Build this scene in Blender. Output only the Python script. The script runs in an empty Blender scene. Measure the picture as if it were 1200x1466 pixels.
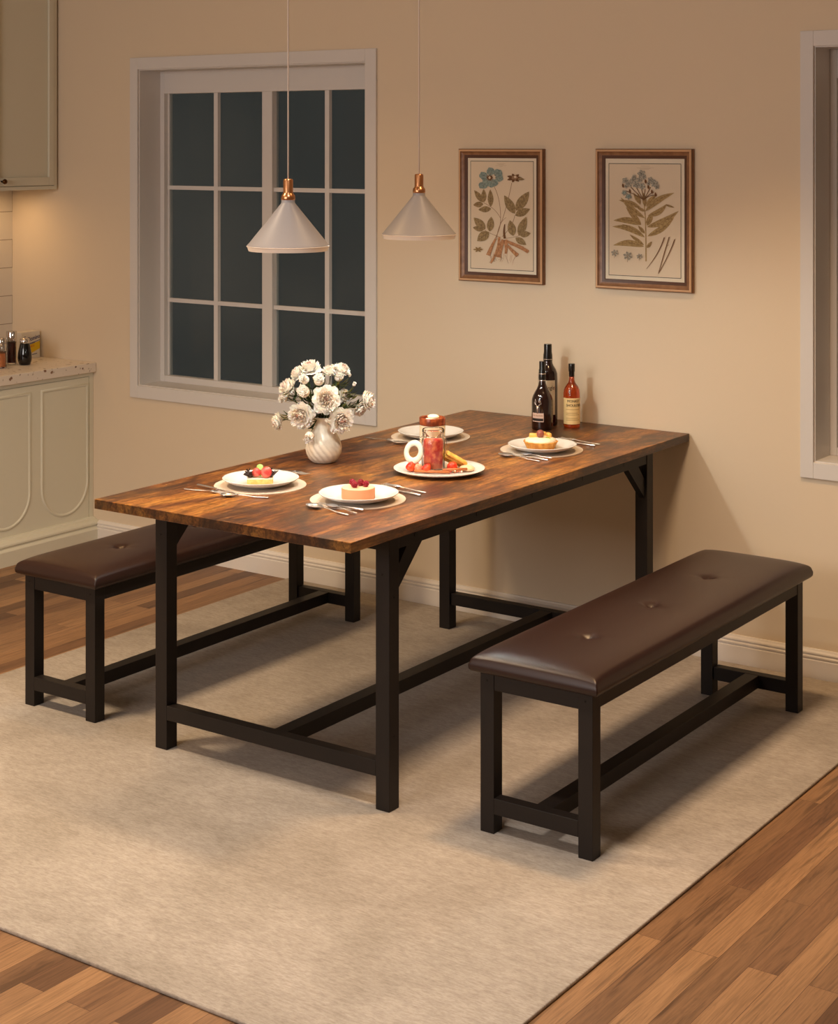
import bpy, bmesh, math, random
from math import sin, cos, pi, radians, sqrt, exp
from mathutils import Vector, Matrix, Euler

SC = bpy.context.scene
COL = SC.collection
R_ = random.Random

# ------------------------------------------------------------------ camera
YAW = radians(34.8533)
cd = bpy.data.cameras.new('camera')
cam = bpy.data.objects.new('camera', cd)
COL.objects.link(cam)
cam.location = (3.3898, -3.2952, 1.7338)
cam.rotation_euler = (radians(90), 0, YAW)
cd.sensor_fit = 'HORIZONTAL'
cd.sensor_width = 36.0
cd.lens = 2401.39 / 1200 * 36
cd.shift_y = -(733 - 205.48) / 1200
cd.clip_start = 0.05
SC.camera = cam

# ------------------------------------------------------------------ exposure, world, large lights
SC.view_settings.view_transform = 'Standard'
SC.view_settings.look = 'None'
SC.view_settings.gamma = 1.0
SC.view_settings.use_curve_mapping = False
SC.view_settings.exposure = 0.0

C_LEFT = (1.0, 0.76, 0.50)
C_RIGHT = (1.0, 0.92, 0.85)
C_LBACK = (1.0, 0.60, 0.25)
C_RBACK = (1.0, 0.65, 0.34)
C_FILL = (1.0, 0.92, 0.88)
C_UNDER = (1.0, 0.61, 0.26)
WARM2 = (0.92, 1.0, 0.96)


def area(name, loc, sx, sy, power, color, target=None, spread=180):
    d = bpy.data.lights.new(name, 'AREA')
    d.shape = 'RECTANGLE'
    d.size = sx
    d.size_y = sy
    d.energy = power
    d.color = color
    d.spread = radians(spread)
    o = bpy.data.objects.new(name, d)
    COL.objects.link(o)
    o.location = loc
    if target is not None:
        v = Vector(target) - Vector(loc)
        o.rotation_euler = v.to_track_quat('-Z', 'Y').to_euler()
    return o


P_LEFT, P_RIGHT, P_LBACK, P_RBACK, P_FILL, P_PEND, P_UNDER = 34, 16, 5, 15, 91, 9.0, 0.85
area('ceiling_light_front_left', (-0.50, -0.62, 2.70), 0.35, 0.22, P_LEFT, C_LEFT, spread=118)
area('ceiling_light_front_right', (1.42, -0.62, 2.70), 0.35, 0.22, P_RIGHT, C_RIGHT, spread=125)
area('ceiling_light_back_left', (-0.50, 0.75, 2.70), 0.35, 0.22, P_LBACK, C_LBACK, spread=110)
area('ceiling_light_back_right', (1.42, 0.75, 2.70), 0.35, 0.22, P_RBACK, C_RBACK, spread=95)
area('added_fill_light', (0.2, -4.7, 2.10), 2.6, 1.2, P_FILL, C_FILL, target=(0.3, 1.0, 0.7))  # unseen fill, added to brighten the room from the front
area('under_cabinet_light', (-2.36, 1.62, 1.505), 0.05, 0.30, P_UNDER, C_UNDER)

w = bpy.data.worlds.new('night')
SC.world = w
w.use_nodes = True
nt = w.node_tree
nt.nodes.clear()
out = nt.nodes.new('ShaderNodeOutputWorld')
bg = nt.nodes.new('ShaderNodeBackground')
tc = nt.nodes.new('ShaderNodeTexCoord')
nz = nt.nodes.new('ShaderNodeTexNoise')
nz.inputs['Scale'].default_value = 7.0
nz.inputs['Detail'].default_value = 3.0
rp = nt.nodes.new('ShaderNodeValToRGB')
rp.color_ramp.elements[0].position = 0.45
rp.color_ramp.elements[0].color = (0.036, 0.037, 0.035, 1)
rp.color_ramp.elements[1].position = 0.75
rp.color_ramp.elements[1].color = (0.060, 0.055, 0.048, 1)
nt.links.new(tc.outputs['Generated'], nz.inputs['Vector'])
nt.links.new(nz.outputs['Fac'], rp.inputs['Fac'])
nt.links.new(rp.outputs['Color'], bg.inputs['Color'])
bg.inputs['Strength'].default_value = 0.8
nt.links.new(bg.outputs['Background'], out.inputs['Surface'])


# ------------------------------------------------------------------ materials
def lin(c):
    c = c / 255.0
    return c / 12.92 if c <= 0.04045 else ((c + 0.055) / 1.055) ** 2.4


def rgb(r, g, b):
    return (lin(r), lin(g), lin(b), 1.0)


def mat(name, color, rough=0.5, metal=0.0, spec=0.5, trans=0.0, ior=1.45, emit=None, estr=0, bump=None, coat=0, sheen=0, sss=0, mottle=None):
    m = bpy.data.materials.new(name)
    m.use_nodes = True
    n = m.node_tree.nodes
    L = m.node_tree.links
    b = n['Principled BSDF']
    b.inputs['Base Color'].default_value = color
    b.inputs['Roughness'].default_value = rough
    b.inputs['Metallic'].default_value = metal
    b.inputs['Specular IOR Level'].default_value = spec
    b.inputs['Transmission Weight'].default_value = trans
    b.inputs['IOR'].default_value = ior
    b.inputs['Coat Weight'].default_value = coat
    b.inputs['Sheen Weight'].default_value = sheen
    if sss:
        b.inputs['Subsurface Weight'].default_value = sss
        b.inputs['Subsurface Radius'].default_value = (0.02, 0.012, 0.008)
        b.inputs['Subsurface Scale'].default_value = 0.5
    if emit:
        b.inputs['Emission Color'].default_value = emit
        b.inputs['Emission Strength'].default_value = estr
    if mottle:                       # (scale, second colour, sharpness)
        t = n.new('ShaderNodeTexCoord')
        z = n.new('ShaderNodeTexNoise')
        z.inputs['Scale'].default_value = mottle[0]
        z.inputs['Detail'].default_value = 5
        r = n.new('ShaderNodeValToRGB')
        r.color_ramp.elements[0].position = 0.5 - mottle[2]
        r.color_ramp.elements[1].position = 0.5 + mottle[2]
        r.color_ramp.elements[0].color = color
        r.color_ramp.elements[1].color = mottle[1]
        L.new(t.outputs['Object'], z.inputs['Vector'])
        L.new(z.outputs['Fac'], r.inputs['Fac'])
        L.new(r.outputs['Color'], b.inputs['Base Color'])
    if bump:                         # (scale, strength, distance)
        t = n.new('ShaderNodeTexCoord')
        z = n.new('ShaderNodeTexNoise')
        z.inputs['Scale'].default_value = bump[0]
        z.inputs['Detail'].default_value = 4
        bp = n.new('ShaderNodeBump')
        bp.inputs['Strength'].default_value = bump[1]
        bp.inputs['Distance'].default_value = bump[2]
        L.new(t.outputs['Object'], z.inputs['Vector'])
        L.new(z.outputs['Fac'], bp.inputs['Height'])
        L.new(bp.outputs['Normal'], b.inputs['Normal'])
    return m


def ramp(n, stops):
    r = n.new('ShaderNodeValToRGB')
    e = r.color_ramp.elements
    while len(e) < len(stops):
        e.new(0.5)
    for i, (p, c) in enumerate(stops):
        e[i].position = p
        e[i].color = c
    return r


def mixc(n, L, fac, a, b, mode='MIX'):
    m = n.new('ShaderNodeMix')
    m.data_type = 'RGBA'
    m.blend_type = mode
    if isinstance(fac, float):
        m.inputs[0].default_value = fac
    else:
        L.new(fac, m.inputs[0])
    for s, i in ((a, 6), (b, 7)):
        if isinstance(s, tuple):
            m.inputs[i].default_value = s
        else:
            L.new(s, m.inputs[i])
    return m.outputs[2]


def noise(n, L, vec, scale, detail=4, rough=0.5, dist=0.0):
    z = n.new('ShaderNodeTexNoise')
    z.inputs['Scale'].default_value = scale
    z.inputs['Detail'].default_value = detail
    z.inputs['Roughness'].default_value = rough
    z.inputs['Distortion'].default_value = dist
    L.new(vec, z.inputs['Vector'])
    return z.outputs['Fac']


def mapping(n, L, scale, rot=(0, 0, 0), loc=(0, 0, 0)):
    t = n.new('ShaderNodeTexCoord')
    m = n.new('ShaderNodeMapping')
    m.inputs['Scale'].default_value = scale
    m.inputs['Rotation'].default_value = rot
    m.inputs['Location'].default_value = loc
    L.new(t.outputs['Object'], m.inputs['Vector'])
    return m.outputs['Vector']


def rustic_wood(name='rustic_wood', dark=1.0):
    m = bpy.data.materials.new(name)
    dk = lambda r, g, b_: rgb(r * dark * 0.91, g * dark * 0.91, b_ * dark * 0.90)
    m.use_nodes = True
    n, L = m.node_tree.nodes, m.node_tree.links
    b = n['Principled BSDF']
    # broad colour, stretched along the board
    v1 = mapping(n, L, (5.0, 1.6, 5.0), loc=(0.3, 0.1, 0))
    f1 = noise(n, L, v1, 1.5, 6, 0.6, 0.8)
    r1 = ramp(n, [(0.32, dk(88, 50, 30)), (0.45, dk(144, 86, 42)), (0.56, dk(186, 120, 54)), (0.68, dk(226, 158, 72))])
    L.new(f1, r1.inputs['Fac'])
    # cathedral grain lines
    v2 = mapping(n, L, (1.0, 0.30, 1.0))
    wv = n.new('ShaderNodeTexWave')
    wv.wave_type = 'BANDS'
    wv.bands_direction = 'X'
    wv.inputs['Scale'].default_value = 9
    wv.inputs['Distortion'].default_value = 14
    wv.inputs['Detail'].default_value = 4
    wv.inputs['Detail Scale'].default_value = 1.4
    L.new(v2, wv.inputs['Vector'])
    r2 = ramp(n, [(0.0, (0.20, 0.17, 0.15, 1)), (0.16, (0.70, 0.66, 0.62, 1)), (0.45, (1.0, 1.0, 1.0, 1)), (1.0, (1.08, 1.08, 1.08, 1))])
    L.new(wv.outputs['Color'], r2.inputs['Fac'])
    c = mixc(n, L, 0.55, r1.outputs['Color'], r2.outputs['Color'], 'MULTIPLY')
    # fine pores
    v3 = mapping(n, L, (160, 9, 160))
    f3 = noise(n, L, v3, 1.0, 3, 0.6)
    r3 = ramp(n, [(0.36, (0.45, 0.40, 0.36, 1)), (0.56, (1.05, 1.05, 1.05, 1))])
    L.new(f3, r3.inputs['Fac'])
    c = mixc(n, L, 0.85, c, r3.outputs['Color'], 'MULTIPLY')
    # cross scratches
    v5 = mapping(n, L, (120, 60, 120))
    f5 = noise(n, L, v5, 1.0, 5, 0.7)
    r5 = ramp(n, [(0.40, (0.42, 0.38, 0.35, 1)), (0.54, (1.0, 1.0, 1.0, 1))])
    L.new(f5, r5.inputs['Fac'])
    c = mixc(n, L, 0.6, c, r5.outputs['Color'], 'MULTIPLY')
    # charred patches
    v4 = mapping(n, L, (3.6, 2.2, 3.6), loc=(2.6, 5.3, 0))
    f4 = noise(n, L, v4, 1.3, 8, 0.70, 0.9)
    r4 = ramp(n, [(0.45, (0, 0, 0, 1)), (0.60, (1, 1, 1, 1))])
    L.new(f4, r4.inputs['Fac'])
    mu = n.new('ShaderNodeMath')
    mu.operation = 'MULTIPLY'
    mu.inputs[1].default_value = 0.80
    L.new(r4.outputs['Color'], mu.inputs[0])
    c = mixc(n, L, mu.outputs[0], c, dk(54, 40, 32))
    L.new(c, b.inputs['Base Color'])
    b.inputs['Roughness'].default_value = 0.36
    b.inputs['Specular IOR Level'].default_value = 0.5
    bp = n.new('ShaderNodeBump')
    bp.inputs['Strength'].default_value = 0.25
    bp.inputs['Distance'].default_value = 0.002
    L.new(f3, bp.inputs['Height'])
    L.new(bp.outputs['Normal'], b.inputs['Normal'])
    return m


def plank_floor():
    m = bpy.data.materials.new('oak_planks')
    m.use_nodes = True
    n, L = m.node_tree.nodes, m.node_tree.links
    b = n['Principled BSDF']
    v = mapping(n, L, (1, 1, 1), rot=(0, 0, radians(90)), loc=(0, 0.003, 0))
    br = n.new('ShaderNodeTexBrick')
    br.offset = 0.37
    br.offset_frequency = 2
    br.inputs['Color1'].default_value = (0, 0, 0, 1)
    br.inputs['Color2'].default_value = (1, 1, 1, 1)
    br.inputs['Mortar'].default_value = (0.5, 0.5, 0.5, 1)
    br.inputs['Scale'].default_value = 1.0
    br.inputs['Mortar Size'].default_value = 0.0006
    br.inputs['Mortar Smooth'].default_value = 0.1
    br.inputs['Brick Width'].default_value = 0.92
    br.inputs['Row Height'].default_value = 0.067
    L.new(v, br.inputs['Vector'])
    # shift the grain from plank to plank
    tc_ = n.new('ShaderNodeTexCoord')
    va = n.new('ShaderNodeVectorMath')
    va.operation = 'MULTIPLY_ADD'
    L.new(br.outputs['Color'], va.inputs[0])
    va.inputs[1].default_value = (7.3, 3.1, 5.0)
    L.new(tc_.outputs['Object'], va.inputs[2])
    mp = n.new('ShaderNodeMapping')
    mp.inputs['Scale'].default_value = (34, 2.0, 1)
    L.new(va.outputs[0], mp.inputs['Vector'])
    g = noise(n, L, mp.outputs['Vector'], 1.0, 6, 0.6, 1.4)
    rg = ramp(n, [(0.34, (0.40, 0.36, 0.33, 1)), (0.44, (0.88, 0.86, 0.84, 1)), (0.50, (1.0, 0.98, 0.95, 1)), (0.54, (0.80, 0.77, 0.74, 1)), (0.60, (1.05, 1.03, 1.0, 1)), (0.8, (1.12, 1.1, 1.08, 1))])
    L.new(g, rg.inputs['Fac'])
    mp2 = n.new('ShaderNodeMapping')
    mp2.inputs['Scale'].default_value = (220, 8, 1)
    L.new(va.outputs[0], mp2.inputs['Vector'])
    g2 = noise(n, L, mp2.outputs['Vector'], 1.0, 2, 0.6)
    rg2 = ramp(n, [(0.35, (0.72, 0.70, 0.68, 1)), (0.55, (1.03, 1.03, 1.03, 1))])
    L.new(g2, rg2.inputs['Fac'])
    rc = ramp(n, [(0.0, rgb(94, 65, 45)), (0.3, rgb(132, 98, 69)), (0.65, rgb(160, 122, 86)), (1.0, rgb(112, 79, 56))])
    L.new(br.outputs['Color'], rc.inputs['Fac'])
    c = mixc(n, L, 0.8, rc.outputs['Color'], rg.outputs['Color'], 'MULTIPLY')
    c = mixc(n, L, 0.8, c, rg2.outputs['Color'], 'MULTIPLY')
    c = mixc(n, L, br.outputs['Fac'], c, rgb(70, 40, 24))
    L.new(c, b.inputs['Base Color'])
    b.inputs['Roughness'].default_value = 0.45
    b.inputs['Specular IOR Level'].default_value = 0.35
    return m


def rug_mat():
    m = bpy.data.materials.new('beige_rug_wool')
    m.use_nodes = True
    n, L = m.node_tree.nodes, m.node_tree.links
    b = n['Principled BSDF']
    v = mapping(n, L, (1, 1, 1))
    f1 = noise(n, L, v, 2.2, 5, 0.6, 0.5)
    r1 = ramp(n, [(0.35, rgb(158, 148, 136)), (0.62, rgb(178, 168, 157))])
    L.new(f1, r1.inputs['Fac'])
    v2 = mapping(n, L, (60, 220, 60), rot=(0, 0, radians(20)))
    f2 = noise(n, L, v2, 1.0, 4, 0.7)
    r2 = ramp(n, [(0.32, (0.66, 0.63, 0.60, 1)), (0.62, (1.08, 1.08, 1.08, 1))])
    L.new(f2, r2.inputs['Fac'])
    v3 = mapping(n, L, (14, 40, 14), rot=(0, 0, radians(12)))
    f3 = noise(n, L, v3, 1.0, 5, 0.6)
    r3 = ramp(n, [(0.35, (0.90, 0.89, 0.87, 1)), (0.6, (1.02, 1.02, 1.02, 1))])
    L.new(f3, r3.inputs['Fac'])
    c = mixc(n, L, 0.75, r1.outputs['Color'], r2.outputs['Color'], 'MULTIPLY')
    c = mixc(n, L, 0.9, c, r3.outputs['Color'], 'MULTIPLY')
    L.new(c, b.inputs['Base Color'])
    b.inputs['Roughness'].default_value = 0.95
    b.inputs['Specular IOR Level'].default_value = 0.1
    b.inputs['Sheen Weight'].default_value = 0.15
    bp = n.new('ShaderNodeBump')
    bp.inputs['Strength'].default_value = 0.5
    bp.inputs['Distance'].default_value = 0.003
    L.new(f2, bp.inputs['Height'])
    L.new(bp.outputs['Normal'], b.inputs['Normal'])
    return m


def terrazzo():
    m = bpy.data.materials.new('terrazzo')
    m.use_nodes = True
    n, L = m.node_tree.nodes, m.node_tree.links
    b = n['Principled BSDF']
    v = mapping(n, L, (1, 1, 1))
    f0 = noise(n, L, v, 30, 3)
    dv = n.new('ShaderNodeVectorMath')
    dv.operation = 'MULTIPLY_ADD'
    dv.inputs[1].default_value = (0.03, 0.03, 0.03)
    L.new(f0, dv.inputs[0])
    L.new(v, dv.inputs[2])
    c = rgb(226, 214, 200)
    for sc, thr, ca, cb in ((26, 0.20, rgb(150, 112, 84), rgb(96, 70, 56)), (60, 0.22, rgb(196, 182, 166), rgb(140, 122, 104))):
        vo = n.new('ShaderNodeTexVoronoi')
        vo.inputs['Scale'].default_value = sc
        L.new(dv.outputs[0], vo.inputs['Vector'])
        lt = n.new('ShaderNodeMath')
        lt.operation = 'LESS_THAN'
        lt.inputs[1].default_value = thr
        L.new(vo.outputs['Distance'], lt.inputs[0])
        sp = n.new('ShaderNodeSeparateColor')
        L.new(vo.outputs['Color'], sp.inputs[0])
        gt = n.new('ShaderNodeMath')
        gt.operation = 'GREATER_THAN'
        gt.inputs[1].default_value = 0.45
        L.new(sp.outputs[0], gt.inputs[0])
        ml = n.new('ShaderNodeMath')
        ml.operation = 'MULTIPLY'
        L.new(lt.outputs[0], ml.inputs[0])
        L.new(gt.outputs[0], ml.inputs[1])
        chip = mixc(n, L, sp.outputs[1], ca, cb)
        c = mixc(n, L, ml.outputs[0], c, chip)
    L.new(c, b.inputs['Base Color'])
    b.inputs['Roughness'].default_value = 0.35
    return m


def tile_mat():
    m = bpy.data.materials.new('wall_tiles')
    m.use_nodes = True
    n, L = m.node_tree.nodes, m.node_tree.links
    b = n['Principled BSDF']
    t = n.new('ShaderNodeTexCoord')
    s = n.new('ShaderNodeSeparateXYZ')
    cb = n.new('ShaderNodeCombineXYZ')
    L.new(t.outputs['Object'], s.inputs[0])
    L.new(s.outputs['Y'], cb.inputs['X'])
    L.new(s.outputs['Z'], cb.inputs['Y'])
    br = n.new('ShaderNodeTexBrick')
    br.offset = 0.5
    br.inputs['Color1'].default_value = rgb(226, 218, 206)
    br.inputs['Color2'].default_value = rgb(219, 210, 198)
    br.inputs['Mortar'].default_value = rgb(160, 148, 134)
    br.inputs['Scale'].default_value = 1.0
    br.inputs['Mortar Size'].default_value = 0.0018
    br.inputs['Brick Width'].default_value = 0.34
    br.inputs['Row Height'].default_value = 0.127
    L.new(cb.outputs[0], br.inputs['Vector'])
    L.new(br.outputs['Color'], b.inputs['Base Color'])
    b.inputs['Roughness'].default_value = 0.25
    return m


def pane_mat():
    m = bpy.data.materials.new('window_glass')
    m.use_nodes = True
    n, L = m.node_tree.nodes, m.node_tree.links
    n.remove(n['Principled BSDF'])
    o = n['Material Output']
    tr = n.new('ShaderNodeBsdfTransparent')
    tr.inputs['Color'].default_value = (0.93, 0.96, 0.95, 1)
    gl = n.new('ShaderNodeBsdfGlossy')
    gl.inputs['Roughness'].default_value = 0.08
    fr = n.new('ShaderNodeFresnel')
    fr.inputs['IOR'].default_value = 1.22
    mx = n.new('ShaderNodeMixShader')
    L.new(fr.outputs[0], mx.inputs[0])
    L.new(tr.outputs[0], mx.inputs[1])
    L.new(gl.outputs[0], mx.inputs[2])
    L.new(mx.outputs[0], o.inputs['Surface'])
    return m


M = {}
M['wood'] = rustic_wood()
M['wood_edge_shaded'] = rustic_wood('rustic_wood_edge_shaded', 0.66)  # same tabletop wood, darkened to paint in the weaker light on its sides
M['floor'] = plank_floor()
M['rug'] = rug_mat()
M['terrazzo'] = terrazzo()
M['tile'] = tile_mat()
M['pane'] = pane_mat()
M['wall'] = mat('wall_paint', rgb(222, 204, 178), 0.85, spec=0.2, bump=(60, 0.05, 0.002))
M['ceiling'] = mat('ceiling_paint', rgb(226, 216, 198), 0.9, spec=0.1)
M['trim'] = mat('window_trim_paint', rgb(216, 211, 206), 0.5, spec=0.3)
M['base'] = mat('baseboard_paint', rgb(230, 222, 212), 0.5, spec=0.3)
M['cabinet'] = mat('cabinet_paint', rgb(220, 216, 197), 0.5, spec=0.35)
M['black'] = mat('dark_bench_frame', rgb(31, 25, 22), 0.5, spec=0.35, bump=(180, 0.08, 0.001))
M['hole'] = mat('screw_steel_black', rgb(18, 15, 14), 0.4, metal=0.5)
M['leather'] = mat('brown_leather', rgb(40, 21, 15), 0.36, spec=0.5, bump=(420, 0.10, 0.0006))
M['leather_button'] = mat('brown_leather_button', rgb(70, 42, 32), 0.24, spec=0.7)
M['shade'] = mat('lamp_enamel', rgb(152, 148, 150), 0.40, spec=0.4)
M['rim'] = mat('lamp_rim_enamel', rgb(236, 222, 208), 0.3)
M['copper'] = mat('copper', rgb(206, 148, 104), 0.28, metal=1.0)
M['cord'] = mat('lamp_cord', rgb(226, 212, 200), 0.5)
M['bulb'] = mat('bulb', rgb(255, 235, 200), 0.4, emit=(1.0, 0.74, 0.46, 1), estr=6)
M['ceramic'] = mat('white_ceramic', rgb(224, 222, 219), 0.16, spec=0.5)
M['vase'] = mat('vase_ceramic', rgb(232, 220, 200), 0.22, spec=0.5)
M['mat'] = mat('placemat_felt', rgb(206, 190, 172), 0.85, spec=0.1, bump=(300, 0.2, 0.001))
M['steel'] = mat('cutlery_steel', rgb(236, 238, 242), 0.30, metal=1.0)
M['chrome'] = mat('chrome', rgb(212, 208, 204), 0.1, metal=1.0)
M['brass'] = mat('knob_bronze', rgb(92, 62, 34), 0.3, metal=1.0)
M['petal'] = mat('petal', rgb(255, 250, 240), 0.55, spec=0.2, sss=0.2)
M['petal2'] = mat('petal_inner', rgb(255, 240, 224), 0.55, spec=0.2, sss=0.2)
M['petal3'] = mat('petal_heart', rgb(226, 170, 146), 0.6, spec=0.2)
M['leaf'] = mat('leaf', rgb(74, 92, 44), 0.45, mottle=(40, rgb(44, 60, 30), 0.2))
M['leaflite'] = mat('leaf_light', rgb(150, 150, 74), 0.45)
M['stem'] = mat('stem', rgb(92, 94, 50), 0.5)
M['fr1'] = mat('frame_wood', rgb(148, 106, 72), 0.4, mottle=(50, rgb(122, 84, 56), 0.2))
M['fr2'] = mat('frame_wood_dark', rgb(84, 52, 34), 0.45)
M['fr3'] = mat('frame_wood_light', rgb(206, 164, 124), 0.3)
M['paper'] = mat('print_paper', rgb(222, 206, 182), 0.8, spec=0.1)
M['matboard'] = mat('print_margin', rgb(226, 216, 196), 0.8, spec=0.1)
M['line'] = mat('print_line', rgb(44, 44, 30), 0.7)
M['pink'] = mat('print_leaf', rgb(168, 146, 106), 0.8, mottle=(120, rgb(130, 112, 80), 0.15))
M['pleaf2'] = mat('print_leaf_ochre', rgb(182, 156, 108), 0.8, mottle=(120, rgb(150, 126, 84), 0.15))
M['pblue'] = mat('print_blue', rgb(146, 162, 154), 0.8, mottle=(160, rgb(108, 130, 128), 0.12))
M['pblue2'] = mat('print_blue_grey', rgb(186, 180, 164), 0.8, mottle=(220, rgb(134, 134, 126), 0.1))
M['pbrown'] = mat('print_brown', rgb(110, 76, 46), 0.8)
M['proot'] = mat('print_root', rgb(196, 146, 104), 0.8, mottle=(140, rgb(160, 110, 74), 0.15))
M['pink_l'] = mat('print_ink_light', rgb(150, 120, 92), 0.8)
M['bl_dark'] = mat('bottle_glass_dark', rgb(30, 9, 7), 0.08, spec=0.6, coat=0.6)
M['bl_amber'] = mat('whisky_amber', rgb(206, 84, 28), 0.05, trans=0.75, ior=1.40, coat=0.6)
M['bl_black'] = mat('bottle_cap_black', rgb(20, 17, 15), 0.22, spec=0.6)
M['label_cream'] = mat('label_cream', rgb(232, 200, 140), 0.6)
M['label_grey'] = mat('label_grey', rgb(222, 212, 190), 0.6)
M['label_pink'] = mat('label_pale', rgb(216, 186, 170), 0.6)
M['ink'] = mat('ink', rgb(36, 28, 24), 0.6)
M['inkgold'] = mat('ink_gold', rgb(150, 108, 50), 0.5)
M['silver'] = mat('silver_emblem', rgb(215, 205, 198), 0.25, metal=0.9)
M['glass'] = mat('clear_glass', (1, 1, 1, 1), 0.0, trans=1.0, ior=1.3)
M['rubber'] = mat('white_seal', rgb(232, 226, 208), 0.4)
M['berry'] = mat('strawberry_red', rgb(214, 40, 30), 0.25, spec=0.5, mottle=(60, rgb(236, 96, 50), 0.12))
M['raspberry'] = mat('raspberry', rgb(150, 22, 44), 0.4, bump=(300, 0.6, 0.002))
M['berryflesh'] = mat('berry_flesh', rgb(238, 120, 90), 0.35, mottle=(90, rgb(244, 180, 140), 0.1))
M['jam'] = mat('jarred_berries', rgb(206, 44, 42), 0.3, mottle=(55, rgb(244, 140, 96), 0.1), bump=(80, 0.6, 0.004))
M['waffle'] = mat('waffle', rgb(250, 212, 110), 0.55, mottle=(60, rgb(232, 176, 80), 0.1))
M['peach'] = mat('peach', rgb(240, 176, 132), 0.4, mottle=(40, rgb(250, 214, 170), 0.2))
M['wafer'] = mat('wafer_stick', rgb(186, 110, 62), 0.5)
M['biscuit'] = mat('cheesecake_side', rgb(216, 152, 110), 0.6, bump=(200, 0.2, 0.001))
M['cake_top'] = mat('cheesecake_top', rgb(240, 206, 168), 0.5)
M['sponge'] = mat('sponge', rgb(238, 200, 120), 0.7, bump=(160, 0.5, 0.002), mottle=(90, rgb(226, 178, 96), 0.1))
M['crust'] = mat('tart_crust', rgb(224, 164, 78), 0.6, bump=(120, 0.4, 0.002), mottle=(60, rgb(196, 128, 52), 0.15))
M['cream'] = mat('cream', rgb(250, 238, 210), 0.4, sss=0.2)
M['kiwi'] = mat('kiwi', rgb(138, 170, 56), 0.35)
M['orange'] = mat('orange_slice', rgb(246, 190, 96), 0.35)
M['choc'] = mat('chocolate', rgb(50, 30, 24), 0.4)
M['grape'] = mat('grape', rgb(150, 84, 70), 0.25)
M['cupbrown'] = mat('cup_rim_brown', rgb(170, 84, 44), 0.25, mottle=(60, rgb(110, 50, 30), 0.12))
M['cupcream'] = mat('cup_cream', rgb(238, 222, 190), 0.3)
M['spice_red'] = mat('spice_red', rgb(92, 34, 24), 0.5, mottle=(200, rgb(60, 22, 16), 0.2))
M['spice_orange'] = mat('spice_orange', rgb(206, 122, 66), 0.5)
M['soy'] = mat('black_glaze', rgb(8, 6, 6), 0.10, spec=0.5, coat=0.3)
M['boxwhite'] = mat('box_white', rgb(226, 216, 200), 0.5)
M['boxyellow'] = mat('box_yellow', rgb(226, 186, 24), 0.5)
M['boxblue'] = mat('box_blue', rgb(52, 54, 112), 0.5)
M['boxred'] = mat('box_red', rgb(200, 84, 30), 0.5)
M['rugedge'] = mat('rug_edge', rgb(140, 116, 88), 0.9)


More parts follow.
